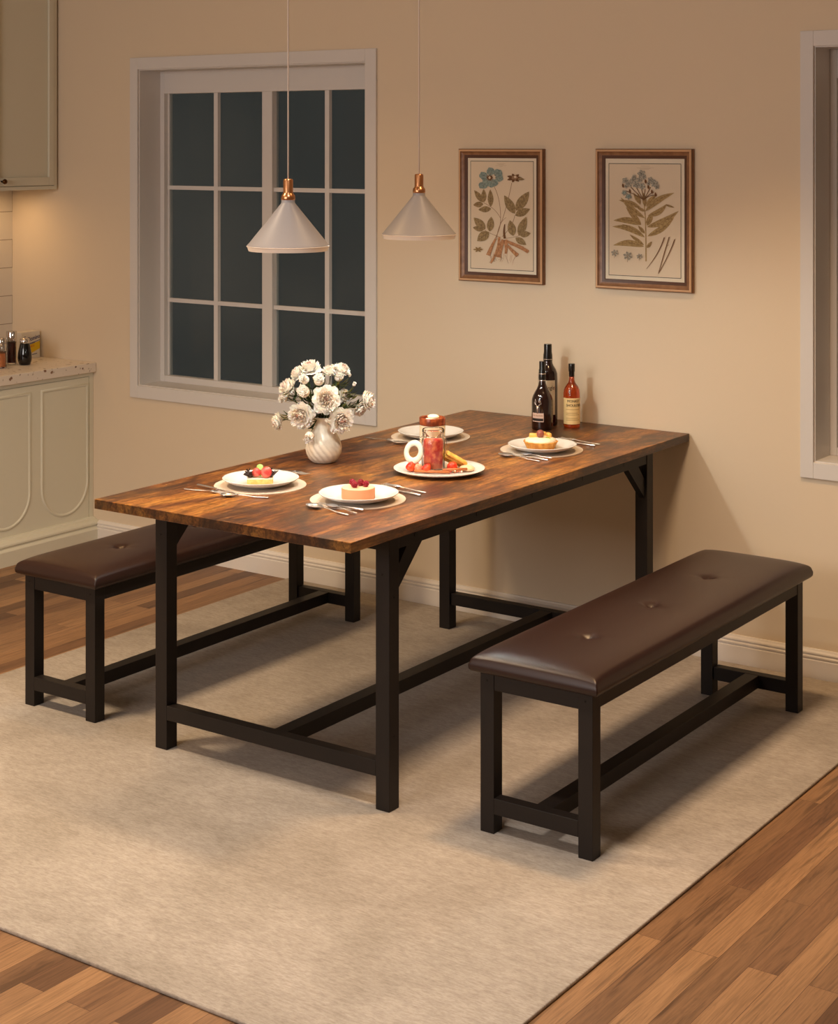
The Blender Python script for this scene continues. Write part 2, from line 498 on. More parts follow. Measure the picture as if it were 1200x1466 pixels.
# ------------------------------------------------------------------ helpers
class B:
    """collects shapes (world coordinates) into one mesh"""

    def __init__(self):
        self.v, self.f, self.m = [], [], []

    def add(self, verts, faces, mi=0):
        o = len(self.v)
        self.v += [Vector(p) for p in verts]
        self.f += [tuple(i + o for i in f) for f in faces]
        self.m += [mi] * len(faces)
        return self

    def box(self, lo, hi, mi=0, bev=0.0, M4=None):
        bm = bmesh.new()
        bmesh.ops.create_cube(bm, size=1)
        lo, hi = Vector(lo), Vector(hi)
        for v in bm.verts:
            v.co = Vector([(lo[i] + hi[i]) / 2 + v.co[i] * (hi[i] - lo[i]) for i in range(3)])
        if bev > 0:
            bmesh.ops.bevel(bm, geom=bm.edges[:], offset=bev, segments=2, profile=0.5, affect='EDGES')
        self.bm(bm, mi, M4)
        return self

    def bm(self, bm, mi=0, M4=None):
        bm.verts.index_update()
        vs = [(M4 @ v.co) if M4 else v.co.copy() for v in bm.verts]
        fs = [tuple(v.index for v in f.verts) for f in bm.faces]
        self.add(vs, fs, mi)
        bm.free()

    def lathe(self, prof, c=(0, 0, 0), seg=32, mi=0, M4=None, fn=None, cap=True):
        """prof: (radius, z) from bottom to top"""
        vs, fs = [], []
        for (r, z) in prof:
            for k in range(seg):
                a = 2 * pi * k / seg
                rr = r if fn is None else r * fn(a, z)
                p = Vector((rr * cos(a), rr * sin(a), z))
                if M4:
                    p = M4 @ p
                vs.append(p + Vector(c))
        for j in range(len(prof) - 1):
            for k in range(seg):
                k2 = (k + 1) % seg
                fs.append((j * seg + k, j * seg + k2, (j + 1) * seg + k2, (j + 1) * seg + k))
        if cap:
            if prof[0][0] > 1e-6:
                fs.append(tuple(reversed(range(seg))))
            if prof[-1][0] > 1e-6:
                n0 = (len(prof) - 1) * seg
                fs.append(tuple(range(n0, n0 + seg)))
        self.add(vs, fs, mi)
        return self

    def tube(self, pts, rad, seg=8, mi=0, flat=1.0):
        pts = [Vector(p) for p in pts]
        n = len(pts)
        rads = rad if isinstance(rad, (list, tuple)) else [rad] * n
        vs, fs = [], []
        up0 = Vector((0, 0, 1))
        for i, p in enumerate(pts):
            t = (pts[min(i + 1, n - 1)] - pts[max(i - 1, 0)]).normalized()
            up = up0 if abs(t.dot(up0)) < 0.95 else Vector((1, 0, 0))
            s = t.cross(up).normalized()
            u = s.cross(t).normalized()
            for k in range(seg):
                a = 2 * pi * k / seg
                vs.append(p + s * cos(a) * rads[i] + u * sin(a) * rads[i] * flat)
        for i in range(n - 1):
            for k in range(seg):
                k2 = (k + 1) % seg
                fs.append((i * seg + k, i * seg + k2, (i + 1) * seg + k2, (i + 1) * seg + k))
        fs.append(tuple(reversed(range(seg))))
        fs.append(tuple(range((n - 1) * seg, n * seg)))
        self.add(vs, fs, mi)
        return self

    def sphere(self, c, r, mi=0, sc=(1, 1, 1), seg=16, rings=10, rot=None):
        vs, fs = [], []
        c = Vector(c)
        for j in range(rings + 1):
            th = pi * j / rings
            for k in range(seg):
                a = 2 * pi * k / seg
                p = Vector((r * sc[0] * sin(th) * cos(a), r * sc[1] * sin(th) * sin(a), -r * sc[2] * cos(th)))
                if rot:
                    p = rot @ p
                vs.append(c + p)
        for j in range(rings):
            for k in range(seg):
                k2 = (k + 1) % seg
                fs.append((j * seg + k, j * seg + k2, (j + 1) * seg + k2, (j + 1) * seg + k))
        self.add(vs, fs, mi)
        return self

    def prism(self, poly, axis, a0, a1, mi=0):
        """poly: 2-D points in the two other axes; extruded along axis from a0 to a1"""
        n = len(poly)

        def P(q, a):
            if axis == 0:
                return (a, q[0], q[1])
            if axis == 1:
                return (q[0], a, q[1])
            return (q[0], q[1], a)
        vs = [P(q, a0) for q in poly] + [P(q, a1) for q in poly]
        fs = [tuple(reversed(range(n))), tuple(range(n, 2 * n))]
        for i in range(n):
            j = (i + 1) % n
            fs.append((i, j, n + j, n + i))
        self.add(vs, fs, mi)
        return self

    def build(self, name, mats, parent=None, smooth=False, origin=None, angle=None):
        return self.done2(name, mats, parent, smooth, origin, angle)

    def done2(self, name, mats, parent, smooth, origin, angle):
        if not isinstance(mats, (list, tuple)):
            mats = [mats]
        if origin is None:
            if parent is not None:
                origin = wpos(parent)
            else:
                xs = [p.x for p in self.v]
                ys = [p.y for p in self.v]
                origin = Vector(((min(xs) + max(xs)) / 2, (min(ys) + max(ys)) / 2, min(p.z for p in self.v)))
        origin = Vector(origin)
        me = bpy.data.meshes.new(name)
        me.from_pydata([p - origin for p in self.v], [], self.f)
        for p, i in zip(me.polygons, self.m):
            p.material_index = i
        for mm in mats:
            me.materials.append(mm if not isinstance(mm, str) else M[mm])
        bm = bmesh.new()
        bm.from_mesh(me)
        bmesh.ops.remove_doubles(bm, verts=bm.verts[:], dist=2e-6)
        bmesh.ops.recalc_face_normals(bm, faces=bm.faces[:])
        for f in bm.faces:
            f.smooth = smooth or angle is not None
        if angle is not None:
            for e in bm.edges:
                if len(e.link_faces) == 2 and e.calc_face_angle(0) > radians(angle):
                    e.smooth = False
        bm.to_mesh(me)
        bm.free()
        o = bpy.data.objects.new(name, me)
        COL.objects.link(o)
        if parent is not None:
            o.parent = parent
            o.location = origin - wpos(parent)
        else:
            o.location = origin
        return o


def wpos(o):
    p = Vector(o.location)
    while o.parent is not None:
        o = o.parent
        p += o.location
    return p


def tag(o, label=None, cat=None, group=None, kind=None):
    if label:
        o['label'] = label
    if cat:
        o['category'] = cat
    if group:
        o['group'] = group
    if kind:
        o['kind'] = kind
    return o


def thing(name, label, cat, loc, group=None):
    o = bpy.data.objects.new(name, None)
    o.empty_display_size = 0.05
    COL.objects.link(o)
    o.location = loc
    return tag(o, label, cat, group)


def copy_tree(o, parent=None):
    c = o.copy()
    COL.objects.link(c)
    c.parent = parent
    for ch in list(o.children):
        copy_tree(ch, c)
    return c


def text_mesh(s, size, extrude=0.0):
    cu = bpy.data.curves.new('lettering', 'FONT')
    cu.body = s
    cu.size = size
    cu.align_x = 'CENTER'
    cu.align_y = 'CENTER'
    cu.extrude = extrude
    cu.resolution_u = 4
    ob = bpy.data.objects.new('lettering', cu)
    COL.objects.link(ob)
    bpy.context.view_layer.update()
    dg = bpy.context.evaluated_depsgraph_get()
    me = bpy.data.meshes.new_from_object(ob.evaluated_get(dg))
    vs = [v.co.copy() for v in me.vertices]
    fs = [tuple(p.vertices) for p in me.polygons]
    bpy.data.objects.remove(ob)
    bpy.data.curves.remove(cu)
    bpy.data.meshes.remove(me)
    return vs, fs


# ================================================================== THE SETTING
WY = 1.905          # back wall
LX = -2.492         # left wall
RX = 5.2
FY = -5.2
CZ = 2.75
W1 = (-1.691, -0.480)   # window openings (x)
W2 = (1.332, 2.543)
WZ = (0.700, 2.05)

st = lambda o: tag(o, kind='structure')
f = B()
f.box((LX - 0.1, FY - 0.1, -0.06), (RX + 0.1, WY + 0.2, 0.0))
st(f.build('floor', 'floor', origin=(0, 0, 0)))
f = B()
f.box((LX - 0.1, FY - 0.1, CZ), (RX + 0.1, WY + 0.2, CZ + 0.06))
st(f.build('ceiling', 'ceiling'))
f = B()
T = WY + 0.18
for x0, x1, z0, z1 in ((LX, W1[0], 0, CZ), (W1[1], W2[0], 0, CZ), (W2[1], RX, 0, CZ),
                       (W1[0], W1[1], 0, WZ[0]), (W1[0], W1[1], WZ[1], CZ), (W2[0], W2[1], 0, WZ[0]), (W2[0], W2[1], WZ[1], CZ)):
    f.box((x0, WY, z0), (x1, T, z1))
st(f.build('wall_back', 'wall', origin=(0, WY, 0)))
f = B()
f.box((LX - 0.1, FY, 0), (LX, T, CZ))
st(f.build('wall_left', 'wall'))
f = B()
f.box((RX, FY, 0), (RX + 0.1, T, CZ))
st(f.build('wall_right', 'wall'))
f = B()
f.box((LX, FY - 0.1, 0), (RX, FY, CZ))
st(f.build('wall_front', 'wall'))
# tiled splashback between worktop and wall cabinet on the left wall
f = B()
f.box((LX, -0.9, 0.782), (LX + 0.008, WY, 1.528))
st(f.build('trim_splashback', 'tile', origin=(LX, 1.905 - 0.34 * 9, 0.79)))

# baseboard along the back wall: moulded profile
prof = [(0, 0), (0.020, 0), (0.020, 0.062), (0.017, 0.064), (0.017, 0.068), (0.020, 0.070), (0.020, 0.074), (0.015, 0.077),
        (0.015, 0.080), (0.018, 0.083), (0.017, 0.087), (0.011, 0.091), (0.008, 0.096), (0, 0.096)]
f = B()
f.prism([(WY - d, z) for d, z in prof], 0, -1.925, RX)
st(f.build('baseboard_back', 'base'))
f = B()
f.prism([(RX - d, z) for d, z in prof], 1, FY, WY - 0.02)
st(f.build('baseboard_right', 'base'))


def window(name, X0, X1):
    root = bpy.data.objects.new(name, None)
    COL.objects.link(root)
    root.location = ((X0 + X1) / 2, WY, WZ[0])
    tag(root, kind='structure')
    tw = 0.0445          # casing
    e = 0.0005
    f = B()
    z0, z1 = WZ
    zt = z1 + 0.05
    zb = z0 - 0.052
    y0, y1 = WY - 0.010, WY + e
    f.box((X0 - tw, y0, zb), (X0, y1, zt), bev=0.0015)
    f.box((X1, y0, zb), (X1 + tw + 0.009, y1, zt), bev=0.0015)
    f.box((X0, y0, zb), (X1, y1, z0), bev=0.0015)
    f.box((X0, y0, z1), (X1, y1, zt), bev=0.0015)
    f.build('casing', 'trim', root)
    # deep reveal lining
    f = B()
    D = WY + 0.17
    t = 0.004
    f.box((X0, y1, z0), (X0 + t, D, z1))
    f.box((X1 - t, y1, z0), (X1, D, z1))
    f.box((X0 + t, y1, z0), (X1 - t, D, z0 + t))
    f.box((X0 + t, y1, z1 - t), (X1 - t, D, z1))
    f.build('reveal', 'trim', root)
    Y = 2.03
    # sash rails and stiles
    sx0, sx1 = X0 + t, X1 - t
    bz, tz = 0.731, 1.949
    cx = -1.084 - W1[0] + X0      # mullion centre
    f = B()
    yy0, yy1 = Y, Y + 0.045
    f.box((sx0, yy0, z0 + t), (X0 + 0.028, yy1, z1 - t), bev=0.002)
    f.box((sx1 - 0.026, yy0, z0 + t), (sx1, yy1, z1 - t), bev=0.002)
    f.box((X0 + 0.028, yy0, z0 + t), (sx1 - 0.026, yy1, bz), bev=0.002)
    f.box((X0 + 0.028, yy0, tz), (sx1 - 0.026, yy1, z1 - t), bev=0.002)
    f.box((cx - 0.027, yy0, bz), (cx + 0.027, yy1, tz), bev=0.002)
    # stepped inner stop
    f.box((X0 + 0.028, Y + 0.024, bz), (X0 + 0.036, yy1, tz))
    f.build('sash_frame', 'trim', root)
    for (a, b, mx) in ((X0 + 0.036, cx - 0.027, -1.376 - W1[0] + X0), (cx + 0.027, sx1 - 0.026, -0.779 - W1[0] + X0)):
        f = B()
        ya, yb = Y + 0.012, Y + 0.030
        f.box((mx - 0.011, ya, bz), (mx + 0.011, yb, tz))
        for zz in (1.0575, 1.5435):
            f.box((a, ya + 0.001, zz - 0.0085), (b, yb - 0.001, zz + 0.0085))
        f.build('glazing_bar', 'trim', root)
        f = B()
        f.box((a, Y + 0.030, bz), (b, Y + 0.033, tz))
        f.build('glass_pane', 'pane', root)
    return root


window('window_1', *W1)
window('window_2', *W2)

# ================================================================== RUG
f = B()
f.box((-0.845, -0.790, 0.0004), (1.678, 1.872, 0.009), bev=0.003)
tag(f.build('area_rug', 'rug', origin=(0.4165, 0.541, 0.0004)), 'large beige wool rug lying under the table and both benches', 'rug')
ZR = 0.009

# ================================================================== TABLE
TW, TL, TZ = 0.8903, 1.8980, 0.75
tb = thing('dining_table', 'long dining table with rustic brown plank top and black frame, standing against the wall', 'table', (TW / 2, TL / 2, ZR))
f = B()
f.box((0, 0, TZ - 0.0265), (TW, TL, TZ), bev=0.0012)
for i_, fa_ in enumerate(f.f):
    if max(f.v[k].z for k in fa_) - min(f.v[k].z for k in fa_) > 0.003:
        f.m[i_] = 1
f.build('tabletop', ['wood', 'wood_edge_shaded'], tb)
s = 0.0437
ix, iy = 0.0327, 0.2069
xa, xb = ix, TW - ix
ya, yb = iy, 1.9019 - iy
zt = TZ - 0.0266
for (x, y) in ((xa, ya), (xb - s, ya), (xa, yb - s), (xb - s, yb - s)):
    f = B()
    f.box((x, y, ZR), (x + s, y + s, zt), bev=0.0015)
    lg = f.build('leg', 'black', tb)
    sm = [Matrix.Translation((x + s / 2, y + 0.0001, 0.62)) @ Matrix.Rotation(pi / 2, 4, 'X')]
    if x > 0.4:
        sm += [Matrix.Translation((x + s - 0.0001, y + s / 2, zz)) @ Matrix.Rotation(pi / 2, 4, 'Y') for zz in (0.20, 0.56)]
    for mm_ in sm:
        f = B()
        f.lathe([(0.0, 0), (0.0035, 0), (0.0035, 0.0006), (0.0, 0.0006)], seg=10, cap=False, M4=mm_)
        f.build('screw', 'hole', lg)
for x in (xa + 0.002, xb - 0.026):
    f = B()
    f.box((x, ya + s, 0.681), (x + 0.024, yb - s, zt), bev=0.001)
    ap = f.build('side_rail', 'black', tb)
    if x > 0.4:
        for yy in (0.33, 0.63, 0.93, 1.23, 1.50):
            f = B()
            f.lathe([(0.0, 0), (0.0075, 0), (0.0075, 0.0008), (0.0, 0.0008)], seg=12, cap=False,
                    M4=Matrix.Translation((x + 0.024, yy, 0.703)) @ Matrix.Rotation(pi / 2, 4, 'Y'))
            f.build('screw_hole', 'hole', ap)
for y in (ya + 0.002, yb - 0.026):
    f = B()
    f.box((xa + s, y, 0.681), (xb - s, y + 0.024, zt), bev=0.001)
    f.build('end_rail', 'black', tb)
for y in (ya, yb - 0.034):
    f = B()
    f.box((xa + s, y, 0.0945), (xb - s, y + 0.034, 0.1355), bev=0.0015)
    f.build('lower_rail', 'black', tb)
f = B()
f.box((0.431, ya + 0.034, 0.096), (0.553 - 0.075, yb - 0.034, 0.1345), bev=0.0015)
f.v = [Vector((p.x + 0.014, p.y, p.z)) for p in f.v]
f.build('stretcher', 'black', tb)
for x in (xa + 0.008, xb - 0.030):
    for (yy, sg) in ((ya + s, 1), (yb - s, -1)):
        f = B()
        f.prism([(yy, 0.568), (yy, 0.628), (yy + sg * 0.047, 0.681), (yy + sg * 0.118, 0.681)], 0, x, x + 0.022)
        f.build('brace', 'black', tb)


# ================================================================== BENCHES
def make_bench(x0, x1, label, screws):
    y0, y1 = 0.248, 1.564
    cx, cy = (x0 + x1) / 2, (y0 + y1) / 2
    t = thing('bench', label, 'bench', (cx, cy, ZR), 'upholstered benches beside the table')
    s = 0.040
    zl = 0.410
    for x in (x0, x1 - s):
        for y in (y0, y1 - s):
            f = B()
            f.box((x, y, ZR), (x + s, y + s, zl), bev=0.0012)
            lg = f.build('leg', 'black', t)
            if y < 0.5:
                f = B()
                f.lathe([(0, 0), (0.003, 0), (0.003, 0.0006), (0, 0.0006)], seg=10, cap=False,
                        M4=Matrix.Translation((x + s / 2, y + 0.0001, 0.390)) @ Matrix.Rotation(pi / 2, 4, 'X'))
                f.build('screw', 'hole', lg)
    for y in (y0 + 0.0015, y1 - 0.024):
        f = B()
        f.box((x0 + s, y, 0.3675), (x1 - s, y + 0.022, zl), bev=0.001)
        f.build('end_apron', 'black', t)
    for x in (x0 + 0.0015, x1 - 0.0235):
        f = B()
        f.box((x, y0 + s, 0.3690), (x + 0.022, y1 - s, zl), bev=0.001)
        f.build('side_apron', 'black', t)
    for y in (y0, y1 - 0.033):
        f = B()
        f.box((x0 + s, y, 0.0585), (x1 - s, y + 0.033, 0.0990), bev=0.0012)
        f.build('lower_rail', 'black', t)
    f = B()
    f.box((cx + 0.008 - 0.022, y0 + 0.033, 0.060), (cx + 0.008 + 0.022, y1 - 0.033, 0.0985), bev=0.0012)
    f.build('stretcher', 'black', t)
    # cushion -------------------------------------------------------
    X0, X1, Y0, Y1 = x0 - 0.020, x1 + 0.022, y0 - 0.020, y1 + 0.020
    nx, ny = 76, 280
    btn = [(cx + 0.007, 0.502), (cx + 0.007, 0.857), (cx + 0.007, 1.216)]

    def sp(n, k):      # denser near the ends
        u = k / n
        return 0.5 - 0.5 * cos(pi * u) if False else (u + 0.0) * 0.55 + 0.45 * (0.5 - 0.5 * cos(pi * u))

    def top(x, y):
        dx = min(x - X0, X1 - x)
        dy = min(y - Y0, Y1 - y)
        g = lambda d: 1 - exp(-max(d, 0) / 0.030)
        gs = lambda d: sqrt(max(0.0, 1 - (1 - min(d / 0.017, 1)) ** 2))
        z = 0.4345 + 0.014 * min(gs(dx), gs(dy)) + 0.019 * g(dx) * g(dy)
        for bx, by in btn:
            r = sqrt((x - bx) ** 2 + ((y - by)) ** 2)
            a = math.atan2(y - by, x - bx)
            z -= 0.0095 * exp(-(r / 0.0170) ** 2) + 0.0070 * exp(-r / 0.022) * (1 + 0.35 * cos(4 * a))
        return z
    f = B()
    vs, fs = [], []
    for j in range(ny + 1):
        for i in range(nx + 1):
            x = X0 + (X1 - X0) * sp(nx, i)
            y = Y0 + (Y1 - Y0) * sp(ny, j)
            vs.append((x, y, top(x, y)))
    for j in range(ny):
        for i in range(nx):
            a = j * (nx + 1) + i
            fs.append((a, a + 1, a + nx + 2, a + nx + 1))
    ring = [i for i in range(nx + 1)] + [j * (nx + 1) + nx for j in range(1, ny + 1)] + \
           [ny * (nx + 1) + i for i in range(nx - 1, -1, -1)] + [j * (nx + 1) for j in range(ny - 1, 0, -1)]
    n = len(ring)
    base = list(ring)
    for (ins, z) in ((-0.0018, 0.4300), (-0.0022, 0.4240), (-0.0012, 0.4175), (0.003, 0.4125), (0.009, 0.4102)):
        st0 = len(vs)
        for idx in ring:
            x, y, _ = vs[idx]
            x = X0 + ins if abs(x - X0) < 1e-6 else X1 - ins if abs(x - X1) < 1e-6 else min(max(x, X0 + ins), X1 - ins)
            y = Y0 + ins if abs(y - Y0) < 1e-6 else Y1 - ins if abs(y - Y1) < 1e-6 else min(max(y, Y0 + ins), Y1 - ins)
            vs.append((x, y, z))
        cur = list(range(st0, st0 + n))
        for k in range(n):
            k2 = (k + 1) % n
            fs.append((base[k2], base[k], cur[k], cur[k2]))
        base = cur
    fs.append(tuple(reversed(base)))
    f.add(vs, fs)
    cu = f.build('seat_cushion', 'leather', t, smooth=True)
    for bx, by in btn:
        f = B()
        f.sphere((bx, by, top(bx, by) + 0.0022), 0.0105, sc=(1, 1, 0.34))
        f.build('tuft_button', 'leather_button', cu, smooth=True)
    return t


make_bench(-0.555, -0.2525, 'dark brown leather bench on the left, partly hidden behind the table', 0)
make_bench(1.110, 1.4305, 'dark brown leather bench on the right with three tufted buttons in full view', 1)


# ================================================================== KITCHEN, LEFT
cab = thing('base_cabinet', 'beige kitchen base cabinet with arched panels under the speckled worktop', 'cabinet', (-2.22, 0.5, 0))
XF = -1.966
f = B()
f.box((LX + 0.001, -0.9, 0.0), (XF - 0.006, WY - 0.001, 0.737))
f.build('body', 'cabinet', cab)
f = B()      # stile/rail frame around a slightly raised face
f.box((XF - 0.006, -0.9, 0.0), (XF, 1.878, 0.718), bev=0.001)
f.box((XF - 0.006, 1.881, 0.0), (XF, WY - 0.001, 0.737), bev=0.001)
f.box((XF - 0.006, -0.9, 0.720), (XF, 1.881, 0.737), bev=0.001)
f.build('face_frame', 'cabinet', cab)
skp = [(0, 0), (0.047, 0), (0.047, 0.060), (0.043, 0.066), (0.036, 0.070), (0.036, 0.075), (0.041, 0.080), (0.040, 0.087), (0.030, 0.096), (0.012, 0.101), (0.008, 0.108), (0, 0.108)]
f = B()
f.prism([(XF + d, z) for d, z in skp], 1, -0.9, WY - 0.002)
sk = f.build('plinth', 'cabinet', cab)


def bead(path, w=0.0075, h=0.006, X=XF):
    """raised bead moulding along a path in the y,z plane"""
    f = B()
    n = len(path)
    vs, fs = [], []
    pr = [(-w, 0), (-w * 0.6, h * 0.75), (0, h), (w * 0.6, h * 0.75), (w, 0)]
    for i in range(n):
        p = Vector(path[i])
        a = Vector(path[i - 1])
        c = Vector(path[(i + 1) % n])
        d1 = (p - a).normalized()
        d2 = (c - p).normalized()
        n1 = Vector((-d1.y, d1.x))
        n2 = Vector((-d2.y, d2.x))
        nn = (n1 + n2)
        nn = nn / max(nn.length_squared / 2, 0.3)
        for (o, hh) in pr:
            q = p + nn * o
            vs.append((X - 0.001 + hh, q.x, q.y))
    m_ = len(pr)
    for i in range(n):
        j = (i + 1) % n
        for k in range(m_ - 1):
            fs.append((i * m_ + k, i * m_ + k + 1, j * m_ + k + 1, j * m_ + k))
    f.add(vs, fs)
    return f


for k in range(6):
    y1 = 1.870 - k * 0.330
    y0 = y1 - 0.262
    r = 0.131
    path = [(y0, 0.686), (y0, 0.141 + r)] + [(y0 + r - r * cos(a), 0.141 + r - r * sin(a)) for a in [pi * i / 24 for i in range(1, 24)]] + [(y1, 0.141 + r), (y1, 0.686)]
    bead(path).build('panel_moulding', 'cabinet', cab, angle=60)

f = B()
f.box((LX + 0.001, -0.9, 0.7375), (-1.947, WY - 0.001, 0.779), bev=0.003)
tag(f.build('worktop', 'terrazzo', origin=(0, 0, 0)), 'pale speckled stone worktop on top of the beige base cabinet', 'countertop')

XU = -2.177
uc = thing('wall_cabinet', 'beige wall cabinet with framed doors hanging above the worktop, upper left', 'cabinet', (-2.33, 1.2, 1.53))
f = B()
f.box((LX + 0.0085, 0.1, 1.531), (XU - 0.020, 1.893, 2.62), bev=0.001)
f.box((XU - 0.020, 1.8765, 1.531), (XU - 0.004, 1.893, 2.62), bev=0.001)
f.box((XU - 0.020, 0.1, 1.531), (XU - 0.004, 1.8765, 1.547), bev=0.001)
f.build('body', 'cabinet', uc)
for k in range(4):
    y1 = 1.875 - 0.346 * k
    y0 = y1 - 0.343
    f = B()
    z0, z1 = 1.5495, 2.60
    f.box((XU - 0.0195, y0, z0), (XU - 0.012, y1, z1))
    fw = 0.030
    f.box((XU - 0.012, y0, z0), (XU, y0 + fw, z1), bev=0.002)
    f.box((XU - 0.012, y1 - fw, z0), (XU, y1, z1), bev=0.002)
    f.box((XU - 0.012, y0 + fw, z0), (XU, y1 - fw, z0 + 0.037), bev=0.002)
    f.box((XU - 0.012, y0 + fw, z1 - 0.037), (XU, y1 - fw, z1), bev=0.002)
    dr = f.build('door', 'cabinet', uc)
    if k in (0, 2):
        ky = y0 + 0.04
    else:
        ky = y1 - 0.04
    f = B()
    f.lathe([(0.004, 0), (0.004, 0.012), (0.009, 0.015), (0.0115, 0.021), (0.010, 0.027), (0.005, 0.030), (0, 0.0305)], seg=18,
            M4=Matrix.Translation((XU, ky, 1.571)) @ Matrix.Rotation(pi / 2, 4, 'Y'))
    f.build('knob', 'brass', dr, smooth=True)

# things on the worktop ---------------------------------------------
ZC = 0.779
sh = thing('sauce_bottle', 'small black bulb-shaped sauce shaker with chrome cap in front of the sugar box', 'bottle', (-2.146, 1.675, ZC))
f = B()
f.lathe([(0.020, 0), (0.024, 0.002), (0.029, 0.018), (0.0305, 0.032), (0.029, 0.050), (0.024, 0.075), (0.0205, 0.090), (0.0195, 0.094), (0, 0.094)],
        c=(-2.146, 1.675, ZC), seg=28)
f.build('body', 'soy', sh, smooth=True)
f = B()
f.lathe([(0.0205, 0), (0.0212, 0.003), (0.0205, 0.016), (0.017, 0.021), (0.008, 0.0235), (0, 0.024)], c=(-2.146, 1.675, ZC + 0.093), seg=28)
f.build('cap', 'chrome', sh, smooth=True)


def spice(x, y, r, h, filler, label, lidh=0.035, lidm='chrome', fill=0.72):
    t = thing('spice_jar', label, 'jar', (x, y, ZC))
    f = B()
    f.lathe([(r * 0.92, 0), (r, 0.003), (r, h - lidh), (r * 0.9, h - lidh + 0.001), (r * 0.88, h - lidh - 0.004), (r * 0.88, 0.006), (0, 0.006)], c=(x, y, ZC), seg=24, cap=True)
    f.build('glass', 'glass', t, smooth=True, angle=40)
    f = B()
    f.lathe([(r * 0.86, 0.0065), (r * 0.86, (h - lidh) * fill), (0, (h - lidh) * fill)], c=(x, y, ZC), seg=24)
    f.build('spice', filler, t, angle=40)
    f = B()
    f.lathe([(r * 0.9, 0), (r * 1.04, 0.0012), (r * 1.04, lidh * 0.9), (r * 0.95, lidh), (0, lidh)], c=(x, y, ZC + h - lidh + 0.001), seg=24)
    f.build('lid', lidm, t, angle=40)
    return t


spice(-2.214, 1.661, 0.0225, 0.142, 'spice_red', 'tall glass jar of dark red spice with chrome lid, just left of the black shaker', 0.046, 'chrome', 0.98)
spice(-2.215, 1.605, 0.0215, 0.118, 'spice_red', 'glass spice jar with silver lid standing behind the orange spice jar', 0.03, 'chrome', 0.6)
spice(-2.152, 1.545, 0.0250, 0.100, 'spice_orange', 'glass jar of orange spice at the left edge of the picture, on the worktop', 0.030, 'chrome', 0.9)
spice(-2.235, 1.557, 0.0200, 0.158, 'spice_orange', 'tall spice mill with copper brown top at the far left on the worktop', 0.040, 'copper', 0.6)
spice(-2.262, 1.700, 0.0210, 0.098, 'spice_red', 'short jar of brown spice half hidden between tall jar and sugar box', 0.028, 'chrome', 0.8)

bx = thing('sugar_box', 'white and yellow printed sugar carton at the back of the worktop', 'box', (-2.315, 1.840, ZC))
x1, y0, y1, z1 = -2.290, 1.786, 1.893, ZC + 0.118
f = B()
f.box((x1 - 0.05, y0, ZC), (x1, y1, z1), bev=0.001)
f.build('carton', 'boxwhite', bx)
f = B()
e = x1 + 0.0004


def q(pts, mi):
    f.add([(e, p[0], p[1]) for p in pts], [tuple(range(len(pts)))], mi)


q([(y0 + 0.002, ZC + 0.028), (y0 + 0.05, ZC + 0.020), (y1 - 0.001, ZC + 0.040), (y1 - 0.001, ZC + 0.074), (y0 + 0.002, ZC + 0.052)], 0)
f.build('yellow_band', 'boxyellow', bx)
f = B()
e = x1 + 0.0006
q([(y0 + 0.002, ZC + 0.0545), (y1 - 0.001, ZC + 0.0765), (y1 - 0.001, ZC + 0.0795), (y0 + 0.002, ZC + 0.0575)], 0)
q([(y0 + 0.012, ZC + 0.010), (y0 + 0.038, ZC + 0.012), (y0 + 0.038, ZC + 0.015), (y0 + 0.012, ZC + 0.013)], 0)
q([(y0 + 0.060, ZC + 0.014), (y0 + 0.090, ZC + 0.017), (y0 + 0.090, ZC + 0.020), (y0 + 0.060, ZC + 0.017)], 0)
q([(y0 + 0.008, ZC + 0.095), (y0 + 0.020, ZC + 0.100), (y0 + 0.030, ZC + 0.090), (y0 + 0.018, ZC + 0.088)], 0)


def flat_text(fb, s, size, cy, cz, X, ang, mi, sx=1.0, bold=0):
    vs, fs = text_mesh(s, size)
    ca, sa = cos(ang), sin(ang)
    for k in range(1 + bold):
        fb.add([(X + k * 1e-5, cy + (v.x * sx * ca - v.y * sa) + k * 0.0005, cz + (v.x * sx * sa + v.y * ca)) for v in vs], fs, mi)


flat_text(f, 'Domino', 0.028, y0 + 0.070, ZC + 0.089, e, radians(11), 0, 0.78, 2)
flat_text(f, 'SUGAR', 0.010, y0 + 0.060, ZC + 0.066, x1 + 0.0007, radians(11), 0, 1.1, 1)
flat_text(f, 'BOX', 0.012, y0 + 0.062, ZC + 0.053, x1 + 0.0007, radians(8), 1, 1.0, 1)
f.build('lettering', ['boxblue', 'boxred'], bx)


# ================================================================== PICTURES
def frame_ring(f, X0, X1, Z0, Z1, prof, mi_list):
    """prof: (inset, y)"""
    vs, fs, ms = [], [], []
    for (i, y) in prof:
        vs += [(X0 + i, y, Z0 + i), (X1 - i, y, Z0 + i), (X1 - i, y, Z1 - i), (X0 + i, y, Z1 - i)]
    for j in range(len(prof) - 1):
        for k in range(4):
            k2 = (k + 1) % 4
            f.add([vs[j * 4 + k], vs[j * 4 + k2], vs[(j + 1) * 4 + k2], vs[(j + 1) * 4 + k]], [(0, 1, 2, 3)], mi_list[j])


